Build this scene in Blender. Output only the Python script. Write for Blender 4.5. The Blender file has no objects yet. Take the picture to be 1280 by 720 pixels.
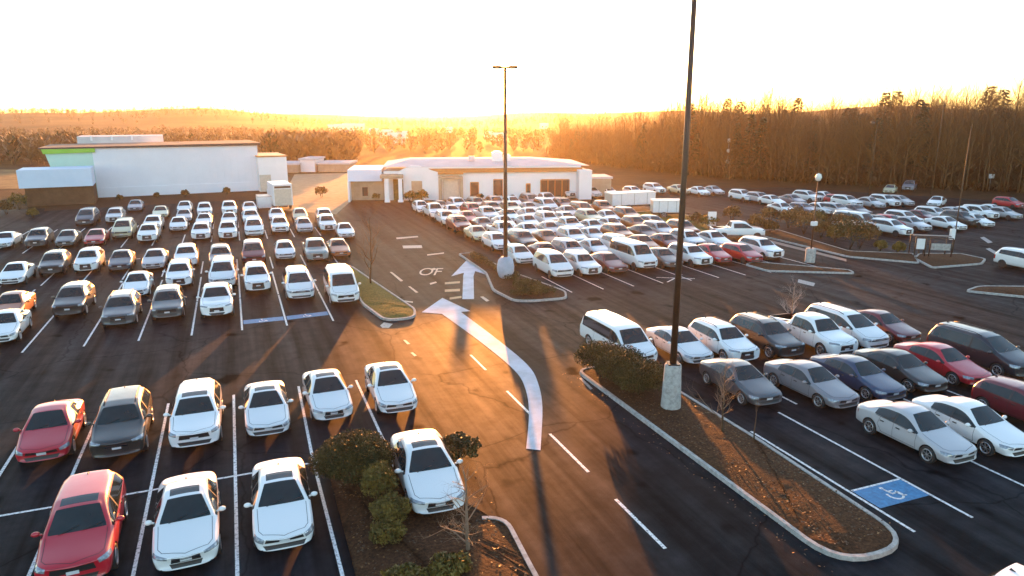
import bpy, bmesh, math, random
from mathutils import Vector, Matrix
from mathutils.bvhtree import BVHTree
R = math.radians
rng = random.Random(7)
sc = bpy.context.scene
COL = sc.collection

# ---------------------------------------------------------------- camera solve (metres; +Y runs along the stall lines)
FPX, CX, CY, YH, VX, CAMH = 880., 640., 360., 142., 285., 12.7
PITCH = math.atan((CY-YH)/FPX)
YAW = math.atan((CX-VX)*math.cos(PITCH)/FPX)
def at(px, py, z=0.0):
    """ground point (height z) that the photograph shows at this pixel"""
    a = (px-CX)/FPX; b = (py-CY)/FPX
    fh = math.cos(PITCH)-b*math.sin(PITCH); dn = math.sin(PITCH)+b*math.cos(PITCH)
    t = (CAMH-z)/dn; r = a*t; w = fh*t
    return Vector((w*math.sin(YAW)+r*math.cos(YAW), w*math.cos(YAW)-r*math.sin(YAW), z))

# ---------------------------------------------------------------- materials
def new_mat(name):
    m = bpy.data.materials.new(name); m.use_nodes = True
    nt = m.node_tree; b = nt.nodes['Principled BSDF']
    return m, nt, b
def N(nt, t, **kw):
    n = nt.nodes.new(t)
    for k, v in kw.items(): setattr(n, k, v)
    return n
def noise(nt, scale, detail=4, rough=.6, coord='Object', vec=None):
    tc = N(nt, 'ShaderNodeTexCoord'); n = N(nt, 'ShaderNodeTexNoise')
    n.inputs['Scale'].default_value = scale; n.inputs['Detail'].default_value = detail; n.inputs['Roughness'].default_value = rough
    nt.links.new(vec if vec is not None else tc.outputs[coord], n.inputs['Vector'])
    return n
def ramp(nt, fac, stops):
    r = N(nt, 'ShaderNodeValToRGB'); e = r.color_ramp.elements
    while len(e) < len(stops): e.new(.5)
    for i, (p, c) in enumerate(stops):
        e[i].position = p; e[i].color = (*c, 1) if len(c) == 3 else c
    nt.links.new(fac, r.inputs['Fac']); return r
def bump(nt, b, fac, strength=.3, dist=.02):
    bp = N(nt, 'ShaderNodeBump'); bp.inputs['Strength'].default_value = strength; bp.inputs['Distance'].default_value = dist
    nt.links.new(fac, bp.inputs['Height']); nt.links.new(bp.outputs['Normal'], b.inputs['Normal'])
def simple(name, c, rough=.5, metal=0., var=.12, scale=3., coat=0., spec=.5, coord='Object'):
    m, nt, b = new_mat(name)
    n = noise(nt, scale, coord=coord)
    lo = tuple(max(0, x*(1-var)) for x in c); hi = tuple(min(1, x*(1+var)) for x in c)
    r = ramp(nt, n.outputs['Fac'], [(.3, lo), (.7, hi)])
    nt.links.new(r.outputs['Color'], b.inputs['Base Color'])
    b.inputs['Roughness'].default_value = rough; b.inputs['Metallic'].default_value = metal
    b.inputs['Coat Weight'].default_value = coat; b.inputs['Specular IOR Level'].default_value = spec
    return m
M = {}
def mat_paint():
    m, nt, b = new_mat('car_paint')
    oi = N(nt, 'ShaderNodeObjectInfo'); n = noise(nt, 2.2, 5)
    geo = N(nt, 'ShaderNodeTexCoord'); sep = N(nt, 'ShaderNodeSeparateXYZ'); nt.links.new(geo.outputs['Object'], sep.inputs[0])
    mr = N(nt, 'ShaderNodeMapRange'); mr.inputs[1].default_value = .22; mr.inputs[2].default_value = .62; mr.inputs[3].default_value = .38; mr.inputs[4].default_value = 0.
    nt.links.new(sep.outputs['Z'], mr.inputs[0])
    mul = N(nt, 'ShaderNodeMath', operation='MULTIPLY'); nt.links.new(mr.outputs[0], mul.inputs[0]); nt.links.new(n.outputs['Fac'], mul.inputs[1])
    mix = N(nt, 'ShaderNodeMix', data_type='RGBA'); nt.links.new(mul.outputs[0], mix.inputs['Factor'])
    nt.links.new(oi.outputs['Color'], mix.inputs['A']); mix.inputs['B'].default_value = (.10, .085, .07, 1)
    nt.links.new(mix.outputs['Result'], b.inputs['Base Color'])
    rr = N(nt, 'ShaderNodeMapRange'); rr.inputs[3].default_value = .28; rr.inputs[4].default_value = .5; nt.links.new(n.outputs['Fac'], rr.inputs[0])
    nt.links.new(rr.outputs[0], b.inputs['Roughness'])
    b.inputs['Coat Weight'].default_value = .8; b.inputs['Coat Roughness'].default_value = .06
    return m
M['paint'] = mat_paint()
def mat_glass():
    m, nt, b = new_mat('car_window_glass'); n = noise(nt, 1.3)
    r = ramp(nt, n.outputs['Fac'], [(.3, (.010, .016, .018)), (.7, (.022, .032, .034))]); nt.links.new(r.outputs['Color'], b.inputs['Base Color'])
    b.inputs['Roughness'].default_value = .05; b.inputs['Specular IOR Level'].default_value = .6
    return m
M['glass'] = mat_glass()
M['tyre'] = simple('tyre_rubber', (.022, .022, .023), .8)
M['rim'] = simple('alloy_rim', (.55, .55, .57), .3, .9, .06)
M['trim'] = simple('black_trim', (.018, .018, .02), .45)
M['well'] = simple('wheel_well', (.01, .01, .01), .9)
M['lamp'] = simple('headlamp_lens', (.30, .32, .35), .08, .3, .35, 14., 1.)
M['tail'] = simple('tail_lamp_lens', (.35, .015, .012), .12, 0, .2, 10., 1.)
M['amber'] = simple('amber_lens', (.6, .16, .03), .15)
M['plate'] = simple('plate_metal', (.62, .63, .66), .4, 0, .06)
M['chrome'] = simple('chrome', (.7, .7, .72), .15, 1., .05)

# ---------------------------------------------------------------- mesh helpers
def mesh_from(verts, faces, name, mats, midx=None, smooth=False):
    me = bpy.data.meshes.new(name); me.from_pydata([tuple(v) for v in verts], [], faces)
    for m in (mats if isinstance(mats, (list, tuple)) else [mats]): me.materials.append(m)
    if midx: me.polygons.foreach_set('material_index', midx)
    if smooth: me.polygons.foreach_set('use_smooth', [True]*len(me.polygons))
    me.update(); return me
def link(name, me, parent=None, loc=None, rotz=0.):
    o = bpy.data.objects.new(name, me); COL.objects.link(o)
    if parent: o.parent = parent
    if loc is not None: o.location = loc
    if rotz: o.rotation_euler.z = rotz
    return o
def thing(name, label, cat, loc=(0, 0, 0), rotz=0., group=None):
    o = bpy.data.objects.new(name, None); COL.objects.link(o); o.empty_display_size = .3
    o.location = loc; o.rotation_euler.z = rotz; tag(o, label, cat, group); return o
def tag(o, label, cat, group=None, kind=None):
    o['label'] = label; o['category'] = cat
    if group: o['group'] = group
    if kind: o['kind'] = kind
    return o
def struct(o, kind='structure'):
    o['kind'] = kind; return o

class MB:
    """collects shapes into one mesh"""
    def __init__(s): s.v = []; s.f = []; s.mi = []; s.sm = []
    def add(s, v, f, mi=0, smooth=False):
        n = len(s.v); s.v += [Vector(x) for x in v]; s.f += [tuple(i+n for i in q) for q in f]; s.mi += [mi]*len(f); s.sm += [smooth]*len(f); return s
    def box(s, c, d, rz=0., mi=0, taper=1., rx=0., bev=0.):
        hx, hy, hz = d[0]/2, d[1]/2, d[2]/2
        mt = Matrix.Translation(c) @ Matrix.Rotation(rz, 4, 'Z') @ Matrix.Rotation(rx, 4, 'X')
        if bev > 0:
            bm = bmesh.new(); bmesh.ops.create_cube(bm, size=1)
            for v in bm.verts:
                k = taper if v.co.z > 0 else 1
                v.co = Vector((v.co.x*d[0]*k, v.co.y*d[1]*k, v.co.z*d[2]))
            bmesh.ops.bevel(bm, geom=bm.edges[:], offset=bev, segments=2, affect='EDGES', profile=.6)
            bm.verts.index_update()
            v = [mt @ x.co for x in bm.verts]; f = [[y.index for y in q.verts] for q in bm.faces]; bm.free()
            return s.add(v, f, mi, False)
        v = [(x*(taper if z > 0 else 1), y*(taper if z > 0 else 1), z) for z in (-hz, hz) for x, y in ((-hx, -hy), (hx, -hy), (hx, hy), (-hx, hy))]
        return s.add([mt @ Vector(q) for q in v], [(3, 2, 1, 0), (4, 5, 6, 7), (0, 1, 5, 4), (1, 2, 6, 5), (2, 3, 7, 6), (3, 0, 4, 7)], mi)
    def tube(s, pts, rad, seg=6, mi=0, cap=True, smooth=True):
        pts = [Vector(p) for p in pts]; rs = rad if isinstance(rad, (list, tuple)) else [rad]*len(pts)
        n0 = len(s.v); up = Vector((0, 0, 1))
        for i, p in enumerate(pts):
            d = (pts[min(i+1, len(pts)-1)]-pts[max(i-1, 0)])
            d = d.normalized() if d.length > 1e-9 else up
            a = d.cross(Vector((1, 0, 0)) if abs(d.z) > .9 else up).normalized(); b = d.cross(a)
            for k in range(seg):
                t = 2*math.pi*k/seg; s.v.append(p+(a*math.cos(t)+b*math.sin(t))*rs[i])
        for i in range(len(pts)-1):
            for k in range(seg):
                k2 = (k+1) % seg; s.f.append((n0+i*seg+k, n0+i*seg+k2, n0+(i+1)*seg+k2, n0+(i+1)*seg+k)); s.mi.append(mi); s.sm.append(smooth)
        if cap:
            s.f.append(tuple(n0+k for k in range(seg))[::-1]); s.f.append(tuple(n0+(len(pts)-1)*seg+k for k in range(seg))); s.mi += [mi, mi]; s.sm += [False, False]
        return s
    def lathe(s, prof, seg=12, c=(0, 0, 0), mi=0, axis='Z', smooth=True):
        n0 = len(s.v); c = Vector(c)
        for r, h in prof:
            for k in range(seg):
                t = 2*math.pi*k/seg
                p = Vector((r*math.cos(t), r*math.sin(t), h)) if axis == 'Z' else Vector((h, r*math.cos(t), r*math.sin(t)))
                s.v.append(c+p)
        for i in range(len(prof)-1):
            for k in range(seg):
                k2 = (k+1) % seg; s.f.append((n0+i*seg+k, n0+i*seg+k2, n0+(i+1)*seg+k2, n0+(i+1)*seg+k)); s.mi.append(mi); s.sm.append(smooth)
        return s
    def prism(s, poly, z0, z1, mi=0):
        n = len(poly); a = 0
        for i in range(n): a += poly[i][0]*poly[(i+1) % n][1]-poly[(i+1) % n][0]*poly[i][1]
        if a < 0: poly = poly[::-1]
        v = [(p[0], p[1], z0) for p in poly]+[(p[0], p[1], z1) for p in poly]
        f = [tuple(range(n))[::-1], tuple(range(n, 2*n))]+[(i, (i+1) % n, n+(i+1) % n, n+i) for i in range(n)]
        return s.add(v, f, mi)
    def sheet(s, poly, z, mi=0):
        a = sum(poly[i][0]*poly[(i+1) % len(poly)][1]-poly[(i+1) % len(poly)][0]*poly[i][1] for i in range(len(poly)))
        if a < 0: poly = poly[::-1]
        return s.add([(p[0], p[1], z) for p in poly], [tuple(range(len(poly)))], mi)
    def mesh(s, name, mats):
        me = mesh_from(s.v, s.f, name, mats, s.mi); me.polygons.foreach_set('use_smooth', s.sm); me.update(); return me
    def build(s, name, mats, parent=None, loc=None, rotz=0.): return link(name, s.mesh(name, mats), parent, loc, rotz)

# ---------------------------------------------------------------- cars
def hoodst(y, hw, zf, zc, bow=0., zb=.24, zs=.34, zm=.55, lo=.93):
    return dict(y=y, bow=bow, hw=hw, pts=[(hw*.74, zb), (hw*lo, zs), (hw, zm), (hw*.985, zf-.13), (hw*.93, zf-.04), (hw*.84, zf), (hw*.64, zf+.012), (0, zc)])
def cowlst(y, hw, zb_, bow=.12, zb=.2, zs=.3, zm=.58):
    return dict(y=y, bow=bow, hw=hw, pts=[(hw*.78, zb), (hw*.96, zs), (hw, zm), (hw*.965, zb_-.01), (hw*.91, zb_+.025), (hw*.87, zb_+.045), (hw*.80, zb_+.05), (0, zb_+.07)])
def cabst(y, hw, zbelt, xr, zr, bow=0., zb=.2, zs=.3, zm=.58, wt=.15):
    return dict(y=y, bow=bow, hw=hw, pts=[(hw*.78, zb), (hw*.96, zs), (hw, zm), (hw*.96, zbelt), (xr+.075, zr-wt), (xr+.02, zr-.05), (xr-.085, zr-.01), (0, zr+.022)])
SPECS = {}
# glass segments: (kind, first station, second station)
SPECS['sedan'] = dict(L=4.72, wb=(.98, 3.68), r=.325, st=[
    hoodst(0.0, .72, .60, .60, .13, .27, .34, .46), hoodst(.10, .86, .68, .70, .20, .2, .3, .5), hoodst(.50, .89, .76, .80, .12), hoodst(.95, .905, .83, .885, .05), cowlst(1.40, .905, .91),
    cabst(2.10, .91, .93, .56, 1.405, .05), cabst(2.52, .91, .94, .575, 1.445, .02), cabst(2.60, .91, .94, .575, 1.447), cabst(3.20, .91, .955, .555, 1.41, -.04),
    cabst(3.55, .905, .97, .56, 1.25, -.06, wt=.10), cowlst(3.98, .90, .965, -.10), hoodst(4.40, .87, .98, 1.0, -.10), hoodst(4.66, .80, .93, .95, -.16, .26, .34, .6), hoodst(4.72, .66, .72, .74, -.14, .32, .38, .52)],
    ws=(4, 5), rw=(9, 10), side=[(4, 5), (5, 6), (7, 8), (8, 9)], pillar=(6, 7), roof=(5, 9))
SPECS['hatchback'] = dict(L=4.25, wb=(.90, 3.45), r=.32, st=[
    hoodst(0.0, .72, .64, .64, .13, .27, .34, .46), hoodst(.10, .84, .74, .76, .18, .2, .3, .5), hoodst(.45, .87, .82, .86, .12), hoodst(.80, .885, .90, .945, .05), cowlst(1.15, .885, .97),
    cabst(1.90, .89, .97, .56, 1.46, .05), cabst(2.32, .89, .98, .575, 1.50, .02), cabst(2.40, .89, .98, .575, 1.50), cabst(3.20, .89, 1.0, .56, 1.475, -.02),
    cabst(3.75, .88, 1.03, .53, 1.42, -.05), cowlst(4.10, .86, 1.02, -.12), hoodst(4.20, .80, .86, .88, -.14, .26, .34, .6), hoodst(4.25, .66, .70, .72, -.12, .32, .38, .52)],
    ws=(4, 5), rw=(9, 10), side=[(4, 5), (5, 6), (7, 8), (8, 9)], pillar=(6, 7), roof=(5, 9))
SPECS['suv'] = dict(L=4.62, wb=(.95, 3.62), r=.36, st=[
    hoodst(0.0, .78, .80, .80, .10, .32, .4, .56), hoodst(.07, .91, .90, .92, .14, .26, .36, .6), hoodst(.45, .92, .95, .99, .10, .26, .36, .66), hoodst(.90, .935, 1.01, 1.06, .05, .26, .36, .66), cowlst(1.28, .935, 1.08, .12, .26, .36, .68),
    cabst(1.92, .94, 1.09, .63, 1.60, .05, .26, .36, .68), cabst(2.38, .94, 1.10, .645, 1.655, .02, .26, .36, .68), cabst(2.47, .94, 1.10, .645, 1.657, 0, .26, .36, .68), cabst(3.40, .94, 1.12, .635, 1.64, -.01, .26, .36, .68),
    cabst(4.10, .93, 1.14, .61, 1.60, -.04, .26, .36, .68), cowlst(4.45, .91, 1.13, -.10, .28, .38, .7), hoodst(4.56, .86, .96, .98, -.12, .32, .4, .66), hoodst(4.62, .74, .80, .82, -.10, .38, .44, .58)],
    ws=(4, 5), rw=(9, 10), side=[(4, 5), (5, 6), (7, 8), (8, 9)], pillar=(6, 7), roof=(5, 9))
SPECS['minivan'] = dict(L=5.05, wb=(1.0, 4.0), r=.34, st=[
    hoodst(0.0, .76, .70, .70, .13, .27, .34, .5), hoodst(.10, .92, .82, .84, .20, .2, .3, .55), hoodst(.45, .94, .94, .97, .12), hoodst(.78, .965, 1.02, 1.06, .06), cowlst(1.08, .97, 1.09),
    cabst(2.00, .98, 1.06, .66, 1.66, .06), cabst(2.45, .98, 1.06, .68, 1.735, .02), cabst(2.55, .98, 1.06, .68, 1.74), cabst(3.80, .98, 1.08, .675, 1.735, -.01),
    cabst(4.62, .97, 1.10, .65, 1.70, -.04), cowlst(4.92, .95, 1.10, -.09), hoodst(5.0, .90, .92, .94, -.10, .28, .36, .62), hoodst(5.05, .78, .74, .76, -.08, .34, .4, .55)],
    ws=(4, 5), rw=(9, 10), side=[(4, 5), (5, 6), (7, 8), (8, 9)], pillar=(6, 7), roof=(5, 9))
SPECS['van'] = dict(L=5.5, wb=(1.05, 4.3), r=.36, st=[
    hoodst(0.0, .72, .78, .78, .12, .34, .42, .58), hoodst(.10, .90, .90, .92, .16, .28, .38, .62), hoodst(.42, .97, 1.06, 1.10, .08, .26, .36, .66), hoodst(.68, .985, 1.12, 1.16, .05, .26, .36, .68), cowlst(.92, .985, 1.20, .10, .26, .36, .70),
    cabst(1.62, .99, 1.18, .76, 1.94, .05, .26, .36, .70, .17), cabst(2.05, .99, 1.18, .78, 2.02, .02, .26, .36, .70, .17), cabst(2.17, .99, 1.18, .78, 2.03, 0, .26, .36, .70, .17), cabst(3.7, .99, 1.18, .78, 2.03, 0, .26, .36, .70, .17),
    cabst(5.15, .985, 1.18, .76, 2.0, -.02, .26, .36, .70, .17), cowlst(5.40, .97, 1.17, -.04, .28, .38, .7), hoodst(5.46, .94, 1.0, 1.02, -.05, .32, .4, .66), hoodst(5.5, .82, .80, .82, -.05, .38, .44, .6)],
    ws=(4, 5), rw=(9, 10), side=[(4, 5), (5, 6), (7, 8), (8, 9)], pillar=(6, 7), roof=(5, 9))
SPECS['pickup'] = dict(L=5.6, wb=(1.0, 4.45), r=.385, st=[
    hoodst(0.0, .74, .84, .84, .08, .36, .44, .62), hoodst(.09, .92, .98, 1.0, .12, .30, .42, .66), hoodst(.45, .98, 1.08, 1.12, .06, .30, .42, .7), hoodst(1.0, .985, 1.12, 1.16, .03, .30, .42, .7), cowlst(1.45, .985, 1.17, .10, .30, .42, .72),
    cabst(2.05, .985, 1.16, .66, 1.74, .04, .3, .42, .72), cabst(2.55, .985, 1.16, .675, 1.80, .02, .3, .42, .72), cabst(2.65, .985, 1.16, .675, 1.80, 0, .3, .42, .72), cabst(3.45, .985, 1.16, .67, 1.78, 0, .3, .42, .72),
    cabst(3.55, .985, 1.16, .66, 1.74, 0, .3, .42, .72), cowlst(3.72, .985, 1.15, -.01, .30, .42, .72), hoodst(3.95, .985, 1.15, 1.15, 0, .3, .42, .72), hoodst(5.5, .98, 1.15, 1.15, -.01, .32, .42, .72), hoodst(5.6, .94, 1.08, 1.08, -.02, .4, .46, .72)],
    ws=(4, 5), rw=(9, 10), side=[(4, 5), (5, 6), (7, 8)], pillar=(6, 7), roof=(5, 9), bed=True)
MATS_BODY = ['paint', 'glass', 'glass', 'glass', 'glass', 'well', 'trim']
def eval_mesh(o):
    dg = bpy.context.evaluated_depsgraph_get(); return bpy.data.meshes.new_from_object(o.evaluated_get(dg))
def body_mesh(spec, levels):
    bm = bmesh.new(); cr = bm.edges.layers.float.new('crease_edge'); cv = bm.verts.layers.float.new('crease_vert')
    L = spec['L']; rings = []
    for s in spec['st']:
        half = s['pts']; ring = []
        def yy(x): return s['y']+s['bow']*(x/s['hw'])**2-L/2
        for x, z in half: ring.append(bm.verts.new((x, yy(x), z)))
        for x, z in half[-2::-1]: ring.append(bm.verts.new((-x, yy(x), z)))
        rings.append(ring)
    n = len(rings[0])
    side = set(spec['side'])
    for i in range(len(rings)-1):
        for k in range(n):
            k2 = (k+1) % n
            f = bm.faces.new((rings[i][k], rings[i+1][k], rings[i+1][k2], rings[i][k2]))
            kk = k if k < 7 else 13-k           # mirrored strip number (14 = bottom)
            mi = 0
            if (i, i+1) == spec['ws'] and kk == 6: mi = 1
            elif (i, i+1) == spec['rw'] and kk == 6: mi = 2
            elif (i, i+1) in side and kk == 3: mi = 3 if k < 7 else 4
            elif (i, i+1) == spec['pillar'] and kk == 3: mi = 6
            elif k == n-1: mi = 6
            elif kk == 0: mi = 6
            f.material_index = mi
    for ring, flip in ((rings[0], False), (rings[-1], True)):
        for k in range(7):
            a, b, c, d = ring[k], ring[k+1], ring[n-2-k], ring[n-1-k]
            vs = [a, b, c, d] if k < 6 else [a, b, c]
            if k == 6: vs = [ring[6], ring[7], ring[8]]
            f = bm.faces.new(vs if not flip else vs[::-1]); f.material_index = 0
    bmesh.ops.recalc_face_normals(bm, faces=bm.faces[:])
    for e in bm.edges:
        if len(e.link_faces) == 2 and e.link_faces[0].material_index != e.link_faces[1].material_index:
            e[cr] = .95
    for v in bm.verts:
        for g in (1, 2, 3, 4):
            if sum(f.material_index == g for f in v.link_faces) == 1 and v.co.x != 0: v[cv] = .8 if g < 3 else .6
    for i in range(len(rings)-1):
        for k in (3, n-4):
            e = bm.edges.get((rings[i][k], rings[i+1][k]))
            if e and e[cr] < .45: e[cr] = .45
    for f in bm.faces: f.smooth = True
    me = bpy.data.meshes.new('tmp'); bm.to_mesh(me); bm.free()
    for k in MATS_BODY: me.materials.append(M[k])
    o = bpy.data.objects.new('tmp', me); COL.objects.link(o)
    ss = o.modifiers.new('s', 'SUBSURF'); ss.levels = levels; ss.render_levels = levels
    cutters = []
    def cutter(mb):
        cm = mb.mesh('cut', [M[k] for k in MATS_BODY]); co = bpy.data.objects.new('cut', cm); COL.objects.link(co); co.hide_render = True
        cutters.append(co); b = o.modifiers.new('b', 'BOOLEAN'); b.operation = 'DIFFERENCE'; b.solver = 'EXACT'; b.object = co
    if levels > 1:
        for wy in spec['wb']:
            for sx in (-1, 1):
                mb = MB(); hw = max(s['hw'] for s in spec['st']); x0, x1 = sorted((sx*(hw-.26), sx*(hw+.3)))
                r = spec['r']*1.14
                mb.lathe([(r, x0), (r, x1)], 28, (0, wy-L/2, spec['r']), 5, 'X', True)
                ring = [tuple(range(28))[::-1], tuple(range(28, 56))]
                mb.f += ring; mb.mi += [5, 5]; mb.sm += [False, False]; cutter(mb)
    if spec.get('bed'):
        mb = MB(); mb.box((0, 4.66-L/2, 1.05), (1.62, 1.62, .75), mi=6); cutter(mb)
    me2 = eval_mesh(o)
    for c in cutters: bpy.data.objects.remove(c)
    bpy.data.objects.remove(o)
    return me2
def split_mesh(me, groups):
    """groups: name -> material indices; returns name -> mesh"""
    out = {}
    for name, idx in groups.items():
        bm = bmesh.new(); bm.from_mesh(me)
        bmesh.ops.delete(bm, geom=[f for f in bm.faces if f.material_index not in idx], context='FACES')
        bmesh.ops.delete(bm, geom=[v for v in bm.verts if not v.link_faces], context='VERTS')
        m2 = bpy.data.meshes.new(name); bm.to_mesh(m2); bm.free()
        for k in me.materials: m2.materials.append(k)
        if len(m2.polygons): out[name] = m2
    return out
def patch(bvh, corners, n, d, origin, off, thick=.012):
    """bilinear patch between four corners (2-D in the plane seen along d) draped on the body"""
    d = Vector(d); nx, nz = n; g = []
    for j in range(nz+1):
        for i in range(nx+1):
            u, v = i/nx, j/nz
            p = [(1-v)*((1-u)*a+u*b)+v*((1-u)*dd+u*c) for a, b, c, dd in zip(*corners)]
            g.append(Vector(p))
    pts = []
    for p in g:
        o = p-d*4; hit = bvh.ray_cast(o, d)
        pts.append((hit[0], hit[1]) if hit[0] is not None else None)
    if any(p is None for p in pts):
        good = [p for p in pts if p]
        if not good: return None
        pts = [p or min(good, key=lambda q: 0) for p in pts]
    v = [p+nn*off if True else p for p, nn in pts]; v2 = [p-nn*thick for p, nn in pts]
    W = nx+1; f = []
    for j in range(nz):
        for i in range(nx):
            f.append((j*W+i, j*W+i+1, (j+1)*W+i+1, (j+1)*W+i))
    b = len(v); per = [i for i in range(W)]+[j*W+nx for j in range(1, nz+1)]+[nz*W+i for i in range(nx-1, -1, -1)]+[j*W for j in range(nz-1, 0, -1)]
    for k in range(len(per)):
        a, c = per[k], per[(k+1) % len(per)]; f.append((a, a+b, c+b, c))
    return v+v2, f
def strip(bvh, pts, d, w, off=.003):
    """thin ribbon along a polyline draped on the body (panel gaps, trim)"""
    d = Vector(d); P = []
    for a, b in zip(pts, pts[1:]):
        a, b = Vector(a), Vector(b); m = max(1, int((b-a).length/.08))
        P += [a.lerp(b, i/m) for i in range(m)]
    P.append(Vector(pts[-1])); v = []; f = []; last = None
    for i, p in enumerate(P):
        t = (P[min(i+1, len(P)-1)]-P[max(i-1, 0)]).normalized(); s_ = t.cross(d).normalized()*w/2
        h1 = bvh.ray_cast(p+s_-d*4, d); h2 = bvh.ray_cast(p-s_-d*4, d)
        if h1[0] is None or h2[0] is None: last = None; continue
        v += [h1[0]+h1[1]*off, h2[0]+h2[1]*off]
        if last is not None: f.append((last, last+1, len(v)-1, len(v)-2))
        last = len(v)-2
    return v, f
def wheel_meshes(r, w=.21):
    t = MB(); prof = [(r*.62, -w*.42), (r*.86, -w*.5), (r*.97, -w*.42), (r, -w*.2), (r, w*.2), (r*.97, w*.42), (r*.86, w*.5), (r*.62, w*.42)]
    t.lathe(prof, 24, axis='X'); t.lathe([(.01, -w*.3), (r*.62, -w*.42)], 24, axis='X')
    tm = t.mesh('wheel', M['tyre'])
    q = MB(); x = w*.44
    q.lathe([(r*.68, x+.004), (r*.66, x+.016), (r*.60, x+.012), (r*.58, x-.05)], 24, axis='X')
    q.lathe([(r*.58, x-.05), (.01, x-.045)], 24, axis='X', mi=1)
    q.lathe([(.035, x-.04), (.035, x+.006), (.001, x+.01)], 10, axis='X')
    for k in range(7):
        a = 2*math.pi*k/7; q.box((x-.012, math.cos(a)*r*.33, math.sin(a)*r*.33), (.03, .04, r*.6), 0, 0, .8, a-math.pi/2)
    rm = q.mesh('rim', [M['rim'], M['trim']])
    return tm, rm
CARS = {}
def make_kit(kind, sunroof=False, rack=False, style=0):
    spec = SPECS[kind]; L = spec['L']; st = spec['st']; yo = -L/2
    kit = {'spec': spec}
    hi = body_mesh(spec, 3)
    bm = bmesh.new(); bm.from_mesh(hi); bvh = BVHTree.FromBMesh(bm)
    hw = max(s['hw'] for s in st); r = spec['r']
    parts = []          # (name, mesh, loc, tint, children)
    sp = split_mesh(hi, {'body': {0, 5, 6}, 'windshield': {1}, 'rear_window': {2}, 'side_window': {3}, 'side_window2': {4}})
    # panel gaps and trim joined to the body
    gaps = MB()
    belt = lambda i: st[i]['pts'][3][1]
    for sx in (-1, 1):
        d = (-sx, 0, 0)
        for i in (4, 6, 8):
            y = (st[i]['y'] if i != 6 else (st[6]['y']+st[7]['y'])/2)+yo+(.12 if i == 4 else 0)
            v, f = strip(bvh, [(0, y, belt(i)-.02), (0, y+(.02 if i < 8 else .1), .62), (0, y-(.0 if i < 8 else .12), .36)], d, .013); gaps.add(v, f)
        y0, y1 = st[4]['y']+yo+.12, st[8]['y']+yo+.05
        v, f = strip(bvh, [(0, y0, .37), (0, y1-.1, .37)], d, .016); gaps.add(v, f)
        v, f = strip(bvh, [(0, st[4]['y']+yo+.2, belt(4)-.012), (0, st[6]['y']+yo, belt(6)-.012), (0, st[8]['y']+yo+.25, belt(8)-.012)], d, .022); gaps.add(v, f)
        for i, o in ((5, .30), (7, .55)):
            y = st[i]['y']+yo+o-.05
            gaps.add(*MB_box_on(bvh, y, belt(i)-.14, sx))
    zc = lambda i: st[i]['pts'][7][1]
    v, f = strip(bvh, [(-hw*.80, st[4]['y']+yo, 0), (-hw*.78, st[2]['y']+yo, 0), (-hw*.66, st[1]['y']+yo+.22, 0), (0, st[1]['y']+yo+.04, 0), (hw*.66, st[1]['y']+yo+.22, 0), (hw*.78, st[2]['y']+yo, 0), (hw*.80, st[4]['y']+yo, 0)], (0, 0, -1), .014); gaps.add(v, f)
    # wiper arms
    yb = st[4]['y']+yo
    for sx in (-.45, .12):
        h = bvh.ray_cast(Vector((sx, yb+.02, 3)), Vector((0, 0, -1))); h2 = bvh.ray_cast(Vector((sx+.5, yb+.16, 3)), Vector((0, 0, -1)))
        if h[0] and h2[0]: gaps.tube([h[0]+Vector((0, 0, .015)), h2[0]+Vector((0, 0, .018))], .010, 4)
    gm = gaps.mesh('g', M['trim'])
    b2 = bmesh.new(); b2.from_mesh(sp['body']); n0 = len(b2.faces); b2.from_mesh(gm)
    b2.faces.ensure_lookup_table()
    for k in range(n0, len(b2.faces)): b2.faces[k].material_index = 6
    b2.to_mesh(sp['body']); b2.free()
    parts.append(('body', sp['body'], (0, 0, 0), True, []))
    for k, nme in (('windshield', 'windshield'), ('rear_window', 'rear_window'), ('side_window', 'side_window'), ('side_window2', 'side_window')):
        if k in sp: parts.append((nme, sp[k], (0, 0, 0), False, []))
    # grille, intake, plate, lamps
    zf = st[1]['pts'][7][1]; gl = zf-.06; fw = st[1]['hw']
    tall = kind in ('suv', 'van', 'pickup')
    fr = (0, 1, 0)
    def addpatch(name, cs, n, d, mat, off=.006):
        q = patch(bvh, [Vector(c) for c in cs], n, d, 0, off)
        if q:
            me = mesh_from(q[0], q[1], name, M[mat], smooth=False); parts.append((name, me, (0, 0, 0), False, [])); return me
    gh = (.24 if tall else .13)*(1.5 if style == 1 else 1); gw = fw*(.60, .46, .66)[style]
    addpatch('grille', [(-gw, 0, gl-gh), (gw, 0, gl-gh), (gw*.9, 0, gl+.0), (-gw*.9, 0, gl+.0)], (10, 3), fr, 'trim')
    if style == 1:
        addpatch('grille_bar', [(-gw*.9, 0, gl-gh*.55), (gw*.9, 0, gl-gh*.55), (gw*.9, 0, gl-gh*.42), (-gw*.9, 0, gl-gh*.42)], (8, 1), fr, 'chrome', .018)
    addpatch('intake', [(-gw*.95, 0, .31+(.06 if tall else 0)), (gw*.95, 0, .31+(.06 if tall else 0)), (gw*1.1, 0, .43+(.08 if tall else 0)), (-gw*1.1, 0, .43+(.08 if tall else 0))], (10, 2), fr, 'trim', .004)
    zp = .47 if not tall else .58
    addpatch('number_plate', [(-.15, 0, zp), (.15, 0, zp), (.15, 0, zp+.10), (-.15, 0, zp+.10)], (4, 1), fr, 'plate', .016)
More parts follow.
